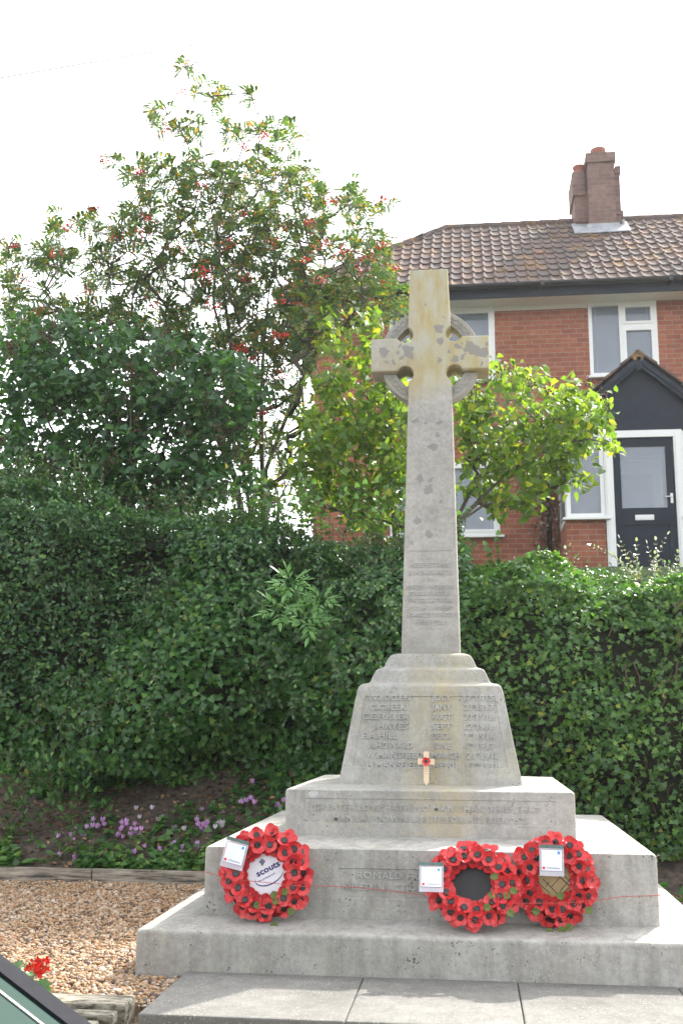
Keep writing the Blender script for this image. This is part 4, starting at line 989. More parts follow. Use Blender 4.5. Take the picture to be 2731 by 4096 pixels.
# ---- rowan tree
rb = [(425,143,16),(428,150,14),(440,185,14),(450,205,16),(505,225,25),(570,220,22),(365,262,38),(430,300,42),(540,300,38),(620,300,40),(655,300,30),(262,372,16),(312,388,28),(360,400,38),(430,400,52),(520,400,58),(600,390,52),(690,405,48),
      (330,470,45),(420,480,55),(520,480,60),(620,480,62),(720,480,55),(810,462,42),(868,480,36),(130,520,36),(205,505,38),(280,540,55),(380,560,62),(480,570,68),(580,570,72),(690,570,72),(790,560,55),(865,560,40),
      (25,585,38),(60,600,30),(120,600,55),(220,620,62),(330,650,70),(440,660,70),(560,660,75),(680,650,72),(790,650,62),(870,630,48),(905,690,35),(30,665,36),(110,700,50),(230,720,50),(560,750,75),(660,750,75),(750,740,62),(850,710,50),
      (600,840,65),(680,830,52),(560,920,55),(640,920,48),(600,1000,45),(560,1050,40),(655,1090,38),(620,1130,36),(700,960,24),(60,760,50),(160,740,50),(280,740,55),(390,750,55),(480,790,50),(20,720,40),(640,1030,36),(500,830,60),(400,760,50)]
rp = crown_points(rb, 2250, 4.0, 6.0)
rowan = thing('rowan_tree', 'tall open rowan tree with red berry clusters behind the hedge', 'tree', tuple(at(620*K, 1200*K, 4.9)-np.array([0, 0, 1.2])))
g0 = at(620*K, 1230*K, 4.9)-np.array([0, 0, 1.3])
def P_(x, y, d): return at(x*K, y*K, d)
stems = [[g0, P_(570, 1150, 4.9), P_(545, 1000, 4.8), P_(530, 800, 4.8), P_(500, 560, 4.9), P_(470, 400, 4.9), P_(450, 230, 4.9)],
         [g0, P_(610, 1080, 5.1), P_(680, 900, 5.2), P_(760, 740, 5.3), P_(850, 600, 5.4)],
         [g0, P_(540, 1100, 4.7), P_(455, 900, 4.6), P_(430, 760, 4.6), P_(330, 640, 4.5), P_(160, 580, 4.5)],
         [g0, P_(600, 1020, 4.6), P_(600, 860, 4.5), P_(620, 640, 4.6), P_(680, 500, 4.7)],
         [g0, P_(640, 1150, 5.4), P_(740, 960, 5.6), P_(790, 880, 5.7)],
         [g0, P_(560, 950, 5.2), P_(490, 700, 5.4), P_(500, 500, 5.4), P_(560, 330, 5.3)]]
_, rdirs = grow_tree('trunk', stems, rp, M_BARK, rowan, tip_r=.0032, power=.45, maxr=.07, jitter=.02)
def rowan_leaves(pts, dirs, per=3):
    """pinnate leaves: thirteen leaflets along a drooping rachis"""
    pos = []; yd = []; nr = []; sz = []
    for p, d in zip(pts, dirs):
        for _ in range(per):
            a_ = unit((rng.normal(size=3)*.8+d*.5+np.array([0, 0, .15]))[None])[0]; L = rng.uniform(.11, .17); u_ = rng.normal(size=3)*.35+np.array([0, -.15, 1]); sd_ = unit(np.cross(a_, u_)[None])[0]; nm = np.cross(sd_, a_)
            st = p+rng.normal(size=3)*.02
            for k in range(7):
                t = .22+.78*k/6; c = st+a_*L*t+np.array([0, 0, -.045*t*t])
                for s_ in (-1, 1):
                    if k == 6 and s_ == 1: continue
                    pos.append(c); yd.append((a_*.45+sd_*s_ if k < 6 else a_)+np.array([0, 0, -.12])); nr.append(nm); sz.append((.058-.014*abs(k-3)/3)*rng.uniform(.85, 1.1))
    return np.array(pos), np.array(yd), np.array(nr), np.array(sz)
lp_ = rowan_leaves(rp, rdirs, 3)
leaves('crown', T_LEAFLET, *lp_, M_ROWAN, rowan)
bm = bmesh.new(); bmesh.ops.create_icosphere(bm, subdivisions=1, radius=1); ICV = np.array([v.co[:] for v in bm.verts]); ICF = np.array([[v.index for v in f.verts] for f in bm.faces]); bm.free()
def ball_cloud(name, C_, R_, mat, parent, stretch=(1, 1, 1)):
    C_ = np.asarray(C_)-np.array(wloc(parent)) if parent else np.asarray(C_); n = len(C_)
    V = (C_[:, None]+ICV[None]*np.array(stretch)*np.asarray(R_)[:, None, None]).reshape(-1, 3)
    loops = (np.arange(n)[:, None]*12+ICF.ravel()[None]).ravel()
    return link(name, np_mesh(name, V, loops, np.arange(n*20)*3, smooth=True), mat, parent)
bd = [(580, 822), (655, 772), (650, 690), (620, 788), (203, 665), (330, 530), (335, 500), (710, 510), (470, 620), (655, 520), (600, 945), (575, 945), (645, 768), (470, 640), (132, 580), (30, 565), (240, 365), (322, 393), (385, 293), (425, 143), (760, 460), (875, 455), (790, 580), (728, 568), (680, 650),
      (800, 720), (880, 650), (905, 615), (565, 640), (555, 800), (860, 690), (735, 640), (90, 715), (210, 480), (405, 570), (500, 500), (560, 490), (462, 425), (605, 310), (560, 335), (420, 210), (840, 590), (350, 700), (270, 545), (820, 620), (880, 560), (520, 560), (490, 700), (690, 700), (760, 800), (640, 860), (60, 640), (150, 520), (745, 560), (630, 560), (700, 600)]
for (bx_, by_) in bd:
    c = at(bx_*K, by_*K, rng.uniform(3.9, 4.6)); n = rng.integers(14, 30); sp_ = rng.uniform(.032, .055)
    q = rng.normal(size=(n, 3))*np.array([sp_, sp_*.8, sp_*.55]); ball_cloud('berry_cluster', c+q, rng.uniform(.009, .0125, n), M_BERRY, rowan)

# ---- lilacs
def lilac(root, pts, dirs, per, mat, smin, smax, name='crown', droop=.55, T=T_HEART, spread=.055):
    n = len(pts)*per; P = np.repeat(pts, per, 0)+rng.normal(0, spread, (n, 3)); D = np.repeat(dirs, per, 0)
    h = rng.normal(size=(n, 3))*np.array([1, 1, .4]); Yd = unit(h)+D*.3+np.array([0, -.1, -droop])
    Nn = rng.normal(size=(n, 3))*.5+np.array([0, -.55, .75])
    return leaves(name, T, P, Yd, Nn, rng.uniform(smin, smax, n), mat, root)
def seeds(root, C_, k=28, s=.05):
    for c in C_:
        ball_cloud('seed_head', c+rng.normal(size=(k, 3))*np.array([s*.5, s*.5, s*.9]), rng.uniform(.004, .008, k), M_SEED, root, (1, 1, 1.6))
db = [(30,800,55),(95,790,50),(150,760,36),(205,795,50),(260,800,50),(330,830,50),(380,800,40),(430,840,50),(480,830,36),(520,870,50),(575,900,30),(300,765,20),(60,745,20),(455,790,18),(540,820,18),(120,735,16),(60,900,90),(180,900,95),(300,920,95),(420,940,90),(505,960,62),(60,1040,90),(180,1060,90),(300,1070,90),(420,1080,85),(495,1080,50),(530,1010,45),(550,900,35),(20,1130,60),(110,1140,60),(210,1150,60),(310,1150,60),(410,1150,60),(480,1130,45),(560,960,30)]
dp = crown_points(db+[(565,1110,40),(600,1160,28)], 950, 2.9, 4.2)
dl = thing('dark_lilac_bush', 'dark green lilac bush with brown seed heads, above the left half of the hedge', 'bush', tuple(at(300*K, 1250*K, 3.4)-np.array([0, 0, 1.4])))
lb = np.array(dl.location); bs = [[lb, P_(300+dx, 1150, 3.4+dy_), P_(300+dx*2.3, 980, 3.4+dy_*1.2), P_(300+dx*3, 840, 3.4+dy_*1.2)] for dx, dy_ in ((-80, 0), (-40, .3), (0, -.3), (40, .2), (80, 0))]
_, dd_ = grow_tree('trunk', bs, dp, M_LILSTEM, dl, tip_r=.003, power=.45, maxr=.035)
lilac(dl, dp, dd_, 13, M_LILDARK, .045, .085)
seeds(dl, crown_points(db, 46, 2.8, 3.2))
lbb = [(780,790,42),(850,800,45),(905,820,40),(745,870,45),(800,890,62),(880,890,55),(725,960,40),(715,1040,48),(770,1000,68),(860,1000,68),(920,1050,50),(715,1095,42),(790,1110,50),(880,1130,40),(930,960,40),(900,930,40),
       (1085,890,42),(1140,850,32),(1165,860,30),(1180,920,45),(1235,890,42),(1100,970,55),(1180,1000,58),(1260,975,45),(1320,895,34),(1345,950,42),(1300,1020,40),(1365,1000,34),(1120,1050,52),(1195,1070,42),(1105,1120,34),(1150,1150,28),(1270,1060,30),(1310,1100,24),(1375,930,30),(1075,830,20),(1290,930,40),(1240,1130,16),(1190,1140,25),(700,1150,30),(800,1170,30),(960,1130,30),(760,730,20),(840,745,25),(1200,860,16),(1030,880,30),(1070,1010,40),(1340,1090,12),(1400,1015,10),(1410,980,8),(740,1130,50),(830,1150,50),(900,1080,50),(860,1190,30),(930,1190,30),(1290,1060,36),(1330,1010,36),(1230,1100,30)]
lpn = crown_points(lbb, 900, 3.0, 4.2)
ll = thing('sunlit_lilac_bush', 'bright yellow-green lilac bush behind the cross, backlit in front of the house', 'bush', tuple(at(930*K, 1290*K, 3.6)-np.array([0, 0, 1.1])))
lb = np.array(ll.location)
bs = [[lb, P_(1045, 1200, 3.5), P_(1090, 1110, 3.5), P_(1180, 1010, 3.5), P_(1290, 950, 3.5)], [lb, P_(1060, 1190, 3.4), P_(1170, 1080, 3.4), P_(1300, 1010, 3.3)], [lb, P_(860, 1180, 3.6), P_(820, 1080, 3.6), P_(790, 950, 3.7)],
      [lb, P_(900, 1150, 3.7), P_(880, 1000, 3.8), P_(870, 860, 3.8)], [lb, P_(980, 1130, 3.6), P_(1020, 960, 3.6), P_(1080, 870, 3.7)], [lb, P_(1040, 1210, 3.3), P_(1110, 1160, 3.2), P_(1150, 1150, 3.2)]]
_, ld_ = grow_tree('trunk', bs, lpn, M_LILSTEM, ll, tip_r=.003, power=.45, maxr=.03)
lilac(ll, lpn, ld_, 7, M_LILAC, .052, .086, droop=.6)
seeds(ll, [at(x*K, y*K, 3.0) for x, y in ((1120, 860), (1145, 850), (1180, 850), (1220, 880), (1385, 905), (1395, 935), (1260, 900), (1080, 900), (1350, 880), (1240, 960))], 22, .04)

# ---- hedges
NF = Noise(99, 4.2, 2)
def hedge(root, xa, xb, prof, nz, amp, n, T, mat, smin, smax, name, zpick=None, inward=.13, droop=.2, topf=None):
    """prof(t, x) -> (y, z) outline of the hedge in section, t from the foot over the top"""
    n2 = n if zpick is None else n*3
    x = rng.uniform(xa, xb, n2); t = rng.uniform(0, 1, n2); e = .01
    y, z = prof(t, x); y2, z2 = prof(np.minimum(t+e, 1.02), x); ty, tz = y2-y, z2-z; L = np.hypot(ty, tz)+1e-9; ny_, nz_ = -tz/L, ty/L
    P = np.stack([x, y, z], -1); fine = NF(P); k = nz(P)*amp+.05*fine
    dpt = -np.abs(rng.normal(0, inward, n2))+.03-.10*np.clip(-fine-.35, 0, 1)
    P[:, 1] += ny_*(k+dpt); P[:, 2] += nz_*(k+dpt)
    if zpick is not None:
        ok = zpick(P) > rng.uniform(-.25, .25, n2); P = P[ok][:n]; ny_ = ny_[ok][:n]; nz_ = nz_[ok][:n]
    ok = (NF(P*1.7+3.1) > -.55) | (rng.random(len(P)) < .35); P = P[ok]; ny_ = ny_[ok]; nz_ = nz_[ok]
    m_ = len(P); nm = np.stack([np.zeros(m_), ny_, nz_], -1)
    Yd = rng.normal(size=(m_, 3))*np.array([.9, .5, .6])+nm*.45+np.array([0, 0, -droop]); Nn = nm*.8+rng.normal(size=(m_, 3))*.42+np.array([0, 0, .5])
    return leaves(name, T, P, Yd, Nn, rng.uniform(smin, smax, m_), mat, root)
def hedge_core(root, xa, xb, prof, nz, amp, name='shade_core', inset=.2):  # added dark sheet behind the leaves, painted as the shaded interior
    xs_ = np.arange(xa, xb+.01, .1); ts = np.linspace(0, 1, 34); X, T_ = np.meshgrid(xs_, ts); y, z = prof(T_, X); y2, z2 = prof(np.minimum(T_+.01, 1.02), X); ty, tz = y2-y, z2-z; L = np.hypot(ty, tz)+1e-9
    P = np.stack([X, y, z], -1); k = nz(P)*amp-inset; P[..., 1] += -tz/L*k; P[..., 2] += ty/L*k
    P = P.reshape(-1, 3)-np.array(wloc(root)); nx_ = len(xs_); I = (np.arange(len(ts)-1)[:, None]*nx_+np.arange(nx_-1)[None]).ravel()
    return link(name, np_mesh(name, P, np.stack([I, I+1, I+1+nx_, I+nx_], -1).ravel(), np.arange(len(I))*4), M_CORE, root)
def profL(t, x):
    top = 2.18+.26*np.clip((-1-x)/2, -.4, 1.3)+.0*t; foot = .42+.0*x-.38*np.clip((-x-.9)/1.6, 0, 1)
    s = np.clip(t/.78, 0, 1); zz = foot+(top-foot)*s
    y = 2.32-.42*smooth(s/.45)+.10*smooth((s-.75)/.25)
    u_ = np.clip((t-.78)/.24, 0, 1); y = y+u_*.9; zz = zz+.10*np.sin(u_*math.pi*.5)
    return y, zz
def profR(t, x):
    top = 1.74+.03*np.sin(x*2); foot = -.02+.0*x
    s = np.clip(t/.72, 0, 1); zz = foot+(top-foot)*s; y = 1.82-.12*smooth(s/.3)+.12*smooth((s-.8)/.2)
    u_ = np.clip((t-.72)/.3, 0, 1); y = y+u_*.95; zz = zz+.13*np.sin(u_*math.pi*.5)
    return y, zz
nzL = Noise(21, 1.9); nzp = Noise(5, 1.1); nzR = Noise(8, 1.7)
hl_ = thing('privet_hedge', 'tall shaggy dark green privet and ivy hedge, left of the memorial shaft', 'hedge', (-2, 2.3, .1))
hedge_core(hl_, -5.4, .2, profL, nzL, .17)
hedge(hl_, -5.2, .2, profL, nzL, .18, 36000, T_OVAL, M_PRIVET, .030, .048, 'privet_foliage', lambda P: nzp(P)*.9+(P[:, 2]-1.15)*.9)
hedge(hl_, -5.2, .2, profL, nzL, .18, 21000, T_IVY, M_IVY, .034, .056, 'ivy_foliage', lambda P: -nzp(P)*.9-(P[:, 2]-1.15)*.9)
hr_ = thing('ivy_hedge', 'clipped ivy-covered hedge with a sunlit top, right of the memorial below the porch', 'hedge', (2.2, 2.0, -.1))
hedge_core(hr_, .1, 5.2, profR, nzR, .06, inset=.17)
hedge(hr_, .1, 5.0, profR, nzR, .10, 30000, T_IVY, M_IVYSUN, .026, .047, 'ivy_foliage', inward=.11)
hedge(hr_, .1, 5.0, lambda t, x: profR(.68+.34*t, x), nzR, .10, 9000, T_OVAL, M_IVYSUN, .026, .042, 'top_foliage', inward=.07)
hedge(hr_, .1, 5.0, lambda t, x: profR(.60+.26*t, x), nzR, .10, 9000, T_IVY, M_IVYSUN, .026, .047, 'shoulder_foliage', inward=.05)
hedge(hl_, -5.2, .2, lambda t, x: profL(.68+.24*t, x), nzL, .18, 12000, T_OVAL, M_PRIVET, .030, .048, 'shoulder_foliage', inward=.05)
# shoots standing off the privet hedge
def shoots(root, starts, dirs, lens, T, lm, sm, smin, smax, name, pairs=9, curl=.25):
    pos = []; yd = []; nr = []; sz = []; st = MB()
    for p, d, L in zip(starts, dirs, lens):
        d = d/np.linalg.norm(d); pts = []; c = np.array(p, float); dd = d.copy(); k = max(3, int(pairs*L/.3)); droop_ = rng.normal(0, .06, 3)
        for i in range(k+1):
            pts.append(tuple(c)); t = i/k
            if i > 0:
                sd_ = unit(np.cross(dd, np.array([math.cos(i*1.57), math.sin(i*1.57), .15]))[None])[0]
                for s_ in (-1, 1):
                    pos.append(c.copy()); yd.append(sd_*s_+dd*.7+rng.normal(size=3)*.15); nr.append(dd*.6+np.array([0, -.2, .7])+rng.normal(size=3)*.2); sz.append(rng.uniform(smin, smax)*(1.05-.5*t))
            c = c+dd*L/k; dd = unit((dd+droop_*.5+np.array([0, 0, -curl*.12]))[None])[0]
        pos.append(c.copy()); yd.append(dd.copy()); nr.append(np.array([0, -.5, .8])); sz.append(smin)
        st.tube(pts[::2]+[tuple(c)], .0022, 3, False)
    o = st.build(name+'_stems', sm, root)
    leaves(name+'_leaves', T, np.array(pos), np.array(yd), np.array(nr), np.array(sz), lm, root)
n = 330; x = rng.uniform(-4.8, .15, n); tt = rng.uniform(.74, .93, n); y, z = profL(tt, x); P = np.stack([x, y, z], -1); P[:, 2] += nzL(P)*.18-.03
L = rng.uniform(.1, .3, n)*(1+.5*np.clip(nzp(P*1.3), 0, 1)); D = rng.normal(size=(n, 3))*.22+np.array([0, -.12, 1])
shoots(hl_, P, D, L, T_OVAL, M_PRIVET, M_TWIG, .034, .048, 'top_shoot')
n = 420; x = rng.uniform(-4.8, .2, n); tt = rng.uniform(.25, .74, n); y, z = profL(tt, x); P = np.stack([x, y, z], -1); P[:, 1] -= nzL(P)*.18-.02
D = rng.normal(size=(n, 3))*np.array([.8, .25, .35])+np.array([.15, -.75, .1]); shoots(hl_, P, D, rng.uniform(.1, .3, n), T_OVAL, M_PRIVET, M_TWIG, .036, .052, 'front_shoot', curl=1.4)
n = 60; x = rng.uniform(-1.6, .2, n); tt = rng.uniform(.76, .9, n); y, z = profL(tt, x); P = np.stack([x, y, z], -1)
shoots(hl_, P, rng.normal(size=(n, 3))*.12+np.array([0, 0, 1]), rng.uniform(.12, .42, n), T_IVY, M_IVYSUN, M_TWIG, .045, .062, 'ivy_shoot', 7)
n = 14; P = np.array([at(x_, y_, 2.35) for x_, y_ in zip(rng.uniform(1830, 2010, n), rng.uniform(2280, 2340, n))])
shoots(hr_, P, rng.normal(size=(n, 3))*.15+np.array([0, 0, 1]), rng.uniform(.1, .3, n), T_IVY, M_IVYSUN, M_TWIG, .045, .06, 'ivy_shoot', 7)
n = 120; x = rng.uniform(.9, 4.6, n); tt = rng.uniform(.74, .98, n); y, z = profR(tt, x); P = np.stack([x, y, z], -1)
shoots(hr_, P, rng.normal(size=(n, 3))*.35+np.array([0, -.1, 1]), rng.uniform(.04, .12, n), T_OVAL, M_IVYSUN, M_TWIG, .03, .042, 'top_shoot', 9)
# bare twigs showing in the ivy hedge
m = MB()
for _ in range(60):
    x0_ = rng.uniform(.6, 3.2); t0 = rng.uniform(.08, .66); y_, z_ = profR(np.array([t0]), np.array([x0_])); p = np.array([x0_, y_[0]-.0, z_[0]]); pts = [tuple(p)]; d = np.array([rng.normal()*.6, -.1, rng.choice([-1, 1])*1.0])
    for i in range(3): p = p+unit(d[None])[0]*rng.uniform(.03, .07); d += rng.normal(size=3)*.5*np.array([1, .2, 1]); pts.append(tuple(p))
    m.tube(pts, [.006, .005, .004, .003], 5)
m.build('bare_twigs', M_TWIG, hr_)
# elder sapling sprouting from the hedge face
el = thing('elder_shoot', 'pale green sapling with pointed compound leaves sprouting from the hedge, left of the shaft', 'sapling', tuple(at(1205, 2420, 1.95)))
pos = []; yd = []; nr = []; sz = []; m = MB()
for (hx, hy), kk, s0 in (((1165, 2335), 8, 1.0), ((1285, 2405), 7, .9), ((1120, 2440), 5, 1.1), ((1210, 2480), 5, 1.1), ((1250, 2500), 4, 1.1)):
    c = at(hx, hy, 1.6); m.tube([tuple(at(1215, 2500, 1.95)), tuple(at(hx*.6+1215*.4, hy*.6+2490*.4, 1.75)), tuple(c)], .004, 5)
    for i in range(kk):
        a_ = 2*math.pi*i/kk+rng.normal()*.2; pd = np.array([math.cos(a_), -.35, .55*math.sin(a_)+.15]); pd /= np.linalg.norm(pd); sd_ = unit(np.cross(pd, np.array([0, -.6, .8]))[None])[0]
        for t in (.35, .65, .8):
            for s_ in (-1, 1): pos.append(c+pd*.12*s0*t); yd.append(pd*.7+sd_*s_); nr.append(np.array([0, -.5, .9])+rng.normal(size=3)*.15); sz.append(.06*s0)
        pos.append(c+pd*.11*s0); yd.append(pd); nr.append(np.array([0, -.5, .9])); sz.append(.075*s0)
m.build('stems', M_ELDER, el); leaves('leaves', T_LANCE, np.array(pos), np.array(yd), np.array(nr), np.array(sz)*1.15, M_ELDER, el)
# rose shoots with glints put into the pale leaf colour, above the clipped hedge
for i, (sx_, sy_, tips, lab_) in enumerate(((2560, 2300, [(2425, 2125), (2480, 2170), (2500, 2200), (2450, 2230), (2530, 2190), (2570, 2220)], 'glossy rose spray rising left of centre in front of the dark door'),
                                           (2620, 2300, [(2612, 2150), (2600, 2190), (2640, 2180), (2615, 2240)], 'glossy upright rose spray in front of the door, nearest its right edge'),
                                           (2270, 2310, [(2225, 2215), (2260, 2215), (2300, 2235), (2215, 2260), (2250, 2250)], 'glossy rose spray above the hedge in front of the downpipe and brick porch'),
                                           (2700, 2300, [(2690, 2220), (2720, 2230), (2675, 2240)], 'glossy rose spray at the right edge of the frame above the hedge'))):
    b_0 = at(sx_, sy_+40, 2.6); rs = thing('rose_shoot', lab_, 'rose', tuple(b_0), 'rose sprays above the clipped hedge'); S_ = []; D_ = []; L_2 = []
    for (tx_, ty_) in tips:
        e_ = at(tx_, ty_, 2.5+rng.uniform(-.1, .1)); S_.append(b_0); D_.append(e_-b_0); L_2.append(np.linalg.norm(e_-b_0))
    shoots(rs, S_, D_, L_2, T_OVAL, M_ROSE, M_TWIG, .034, .05, 'spray', 9, .1)
# dry climber by the downpipe
dc = thing('withered_climber', 'withered brown climber hanging on the brick wall beside the black downpipe', 'climbing plant', (1.32, 10.5, 3.1)); m = MB(); C_ = []
for i in range(9):
    p = np.array([1.34+rng.normal()*.05, 10.55, 2.9+rng.random()*.4]); pts = [tuple(p)]
    for k in range(7): p = p+np.array([rng.normal()*.05, rng.normal()*.02, .2]); pts.append(tuple(p)); C_.append(p+rng.normal(size=3)*.05)
    m.tube(pts, .006, 4)
m.build('stems', M_TWIG, dc); C_ = np.repeat(np.array(C_), 5, 0)+rng.normal(0, .06, (len(C_)*5, 3))
leaves('dry_leaves', T_OVAL, C_, rdir(len(C_)), rdir(len(C_)), rng.uniform(.04, .08, len(C_)), island('dry_grey_leaf', [(0, (.10, .07, .05)), (1, (.3, .26, .2))]), dc)

# ---- the bank: ivy carpet, litter, weeds, cyclamen
nl = 5200; x = rng.uniform(-4.2, .6, nl); y = 1.45+(rng.random(nl)**.8)*1.2; k = Noise(31, 1.4)(np.stack([x, y, 0*x], -1))+(y-1.95)*.9-.35*np.clip((x+1.8), 0, 2)
ok = k > .0; x, y = x[ok], y[ok]; z = gh(x, y)+rng.uniform(.005, .06, len(x)); nn_ = len(x)
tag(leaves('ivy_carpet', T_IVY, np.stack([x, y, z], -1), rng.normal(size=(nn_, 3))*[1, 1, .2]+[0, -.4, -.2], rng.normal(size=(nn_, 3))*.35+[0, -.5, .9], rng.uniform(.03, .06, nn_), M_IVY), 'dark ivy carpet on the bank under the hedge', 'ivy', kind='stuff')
nl = 4400; x = np.concatenate([rng.uniform(-4.0, .9, 3500), rng.uniform(1.0, 3.6, 900)]); y = np.concatenate([rng.uniform(1.4, 2.7, 3500), rng.uniform(-.6, 1.8, 900)]); z = gh(x, y)+rng.uniform(.003, .025, nl)+np.where(y < 1.38, .03, 0)
tag(leaves('leaf_litter', T_OVAL, np.stack([x, y, z], -1), rng.normal(size=(nl, 3))*[1, 1, .3], rng.normal(size=(nl, 3))*.5+[0, -.3, 1], rng.uniform(.018, .045, nl), M_LITTER), 'brown fallen leaves scattered over the bank', 'leaf litter', kind='stuff')
# low green weeds along the edging as ground cover
nl = 2600; x = rng.uniform(-3.8, -.85, nl); y = 1.43+np.abs(rng.normal(0, .11, nl)); k = Noise(77, 2.2)(np.stack([x, y, 0*x], -1)); ok = k > -.15; x, y = x[ok], y[ok]; nn_ = len(x); z = gh(x, y)+rng.uniform(.01, .075, nn_)
tag(leaves('low_weeds', T_HEART, np.stack([x, y, z], -1), rng.normal(size=(nn_, 3))*[1, .8, .3]+[0, -.5, 0], rng.normal(size=(nn_, 3))*.35+[0, -.4, .9], rng.uniform(.02, .06, nn_)**1.0, M_WEED), 'low light green weeds growing along the edging board', 'weeds', kind='stuff')
def weed(px, py, y, n, s, lab_, T=T_OVAL, mat=M_WEED, grp='leafy weeds on the bank', up_=.8, z=None):
    c = at(px, py, y); c[2] = float(gh(c[0], c[1])) if z is None else z; r_ = thing('leafy_weed', lab_, 'weed', tuple(c), grp); pos = []; yd = []; nr = []; sz = []; m = MB()
    for i in range(n):
        a_ = 2.4*i+rng.normal()*.3; el_ = rng.uniform(.15, 1.2); d = np.array([math.cos(a_)*math.cos(el_), math.sin(a_)*math.cos(el_), math.sin(el_)*up_]); q = c+d*s*rng.uniform(.5, 1.3)
        m.tube([tuple(c), tuple((c+q)/2+np.array([0, 0, .01])), tuple(q)], .002, 4); pos.append(q-d*s*.1); yd.append(d*np.array([1, 1, .4])); nr.append(np.array([0, -.35, 1])+rng.normal(size=3)*.3); sz.append(s*rng.uniform(.7, 1.15))
    m.build('stalks', mat, r_); leaves('leaves', T, np.array(pos), np.array(yd), np.array(nr), np.array(sz), mat, r_)
for a_ in ((600, 3300, 1.72, 9, .10, 'upright broad-leaved weed standing tallest in the middle of the flower bank'), (355, 3380, 1.6, 10, .085, 'broad-leaved weed on the bank left of the big cyclamen clump'), (240, 3420, 1.55, 9, .09, 'spreading dark broad-leaved weed above the left part of the edging'),
          (50, 3440, 1.45, 14, .10, 'large bright weed at the far left end of the edging'), (390, 3450, 1.5, 8, .065, 'small yellowing weed hanging over the middle of the edging'), (640, 3400, 1.55, 8, .07, 'rounded weed right of the tallest one, just below it'),
          (590, 3440, 1.47, 9, .065, 'pale lobed weed overhanging the edging right of its centre'), (730, 3400, 1.56, 10, .065, 'bright green weed on the bank close to the left wreath'), (930, 3260, 1.75, 12, .06, 'ferny green weed on bare soil left of the plinth step'),
          (655, 3480, 1.43, 8, .055, 'small weed drooping over the edging near the memorial steps'), (180, 3440, 1.5, 8, .055, 'small yellow-green weed above the left edging board')): weed(*a_)
for a_ in ((2575, 3330, 1.35, 10, .13, 'broad dock-like weed right of the memorial under the ivy hedge'), (2660, 3400, 1.15, 10, .13, 'glossy broad-leaved weed beside the right edge of the middle step'), (2480, 3250, 1.5, 8, .09, 'low weed at the foot of the ivy hedge behind the memorial')): weed(*a_, mat=M_IVY)
weed(2740, 3915, -1.0, 7, .045, 'small bright weed in the lower right corner at the foot of the step', z=-.16)
# broad leaves hanging at the lower left of the hedge
n = 70; P = np.array([at(x_, y_, yy) for x_, y_, yy in zip(rng.uniform(0, 330, n), rng.uniform(3080, 3420, n), rng.uniform(1.6, 1.9, n))])
sb = thing('snowberry_bush', 'low bush with rounded dark leaves at the left foot of the hedge', 'bush', tuple(at(160, 3400, 1.8))); shoots(sb, P, rng.normal(size=(n, 3))*.4+np.array([.1, -.3, .7]), rng.uniform(.08, .2, n), T_OVAL, M_IVY, M_TWIG, .05, .075, 'spray', 6)
# cyclamen
M_CYC = leafmat('cyclamen_petal', [(0, (.55, .26, .6)), (.6, (.68, .4, .72)), (1, (.74, .56, .78))], .5, .3, tint=(1.1, 1, 1.1)); M_CYCW = leafmat('white_cyclamen_petal', [(0, (.6, .52, .62)), (1, (.75, .7, .75))], .5, .3, tint=(1, 1, 1))
def cyc_mesh(mat):
    pos = np.zeros((5, 3)); a_ = np.arange(5)*2*math.pi/5; yd = np.stack([np.cos(a_)*.42, np.sin(a_)*.42, np.ones(5)], -1); nr = np.stack([np.cos(a_), np.sin(a_), -.3*np.ones(5)], -1)
    V, l, s = leaf_arrays(T_OVAL, pos+np.stack([np.cos(a_), np.sin(a_), 0*a_], -1)*.003, yd, nr, np.full(5, .026)); V = np.asarray(V); me = np_mesh('flower', V, l, s); me.materials.append(mat); return me
CY = [cyc_mesh(M_CYC), cyc_mesh(M_CYCW)]
M_CSTEM = simple('flower_stalk', (.12, .05, .05), .6)
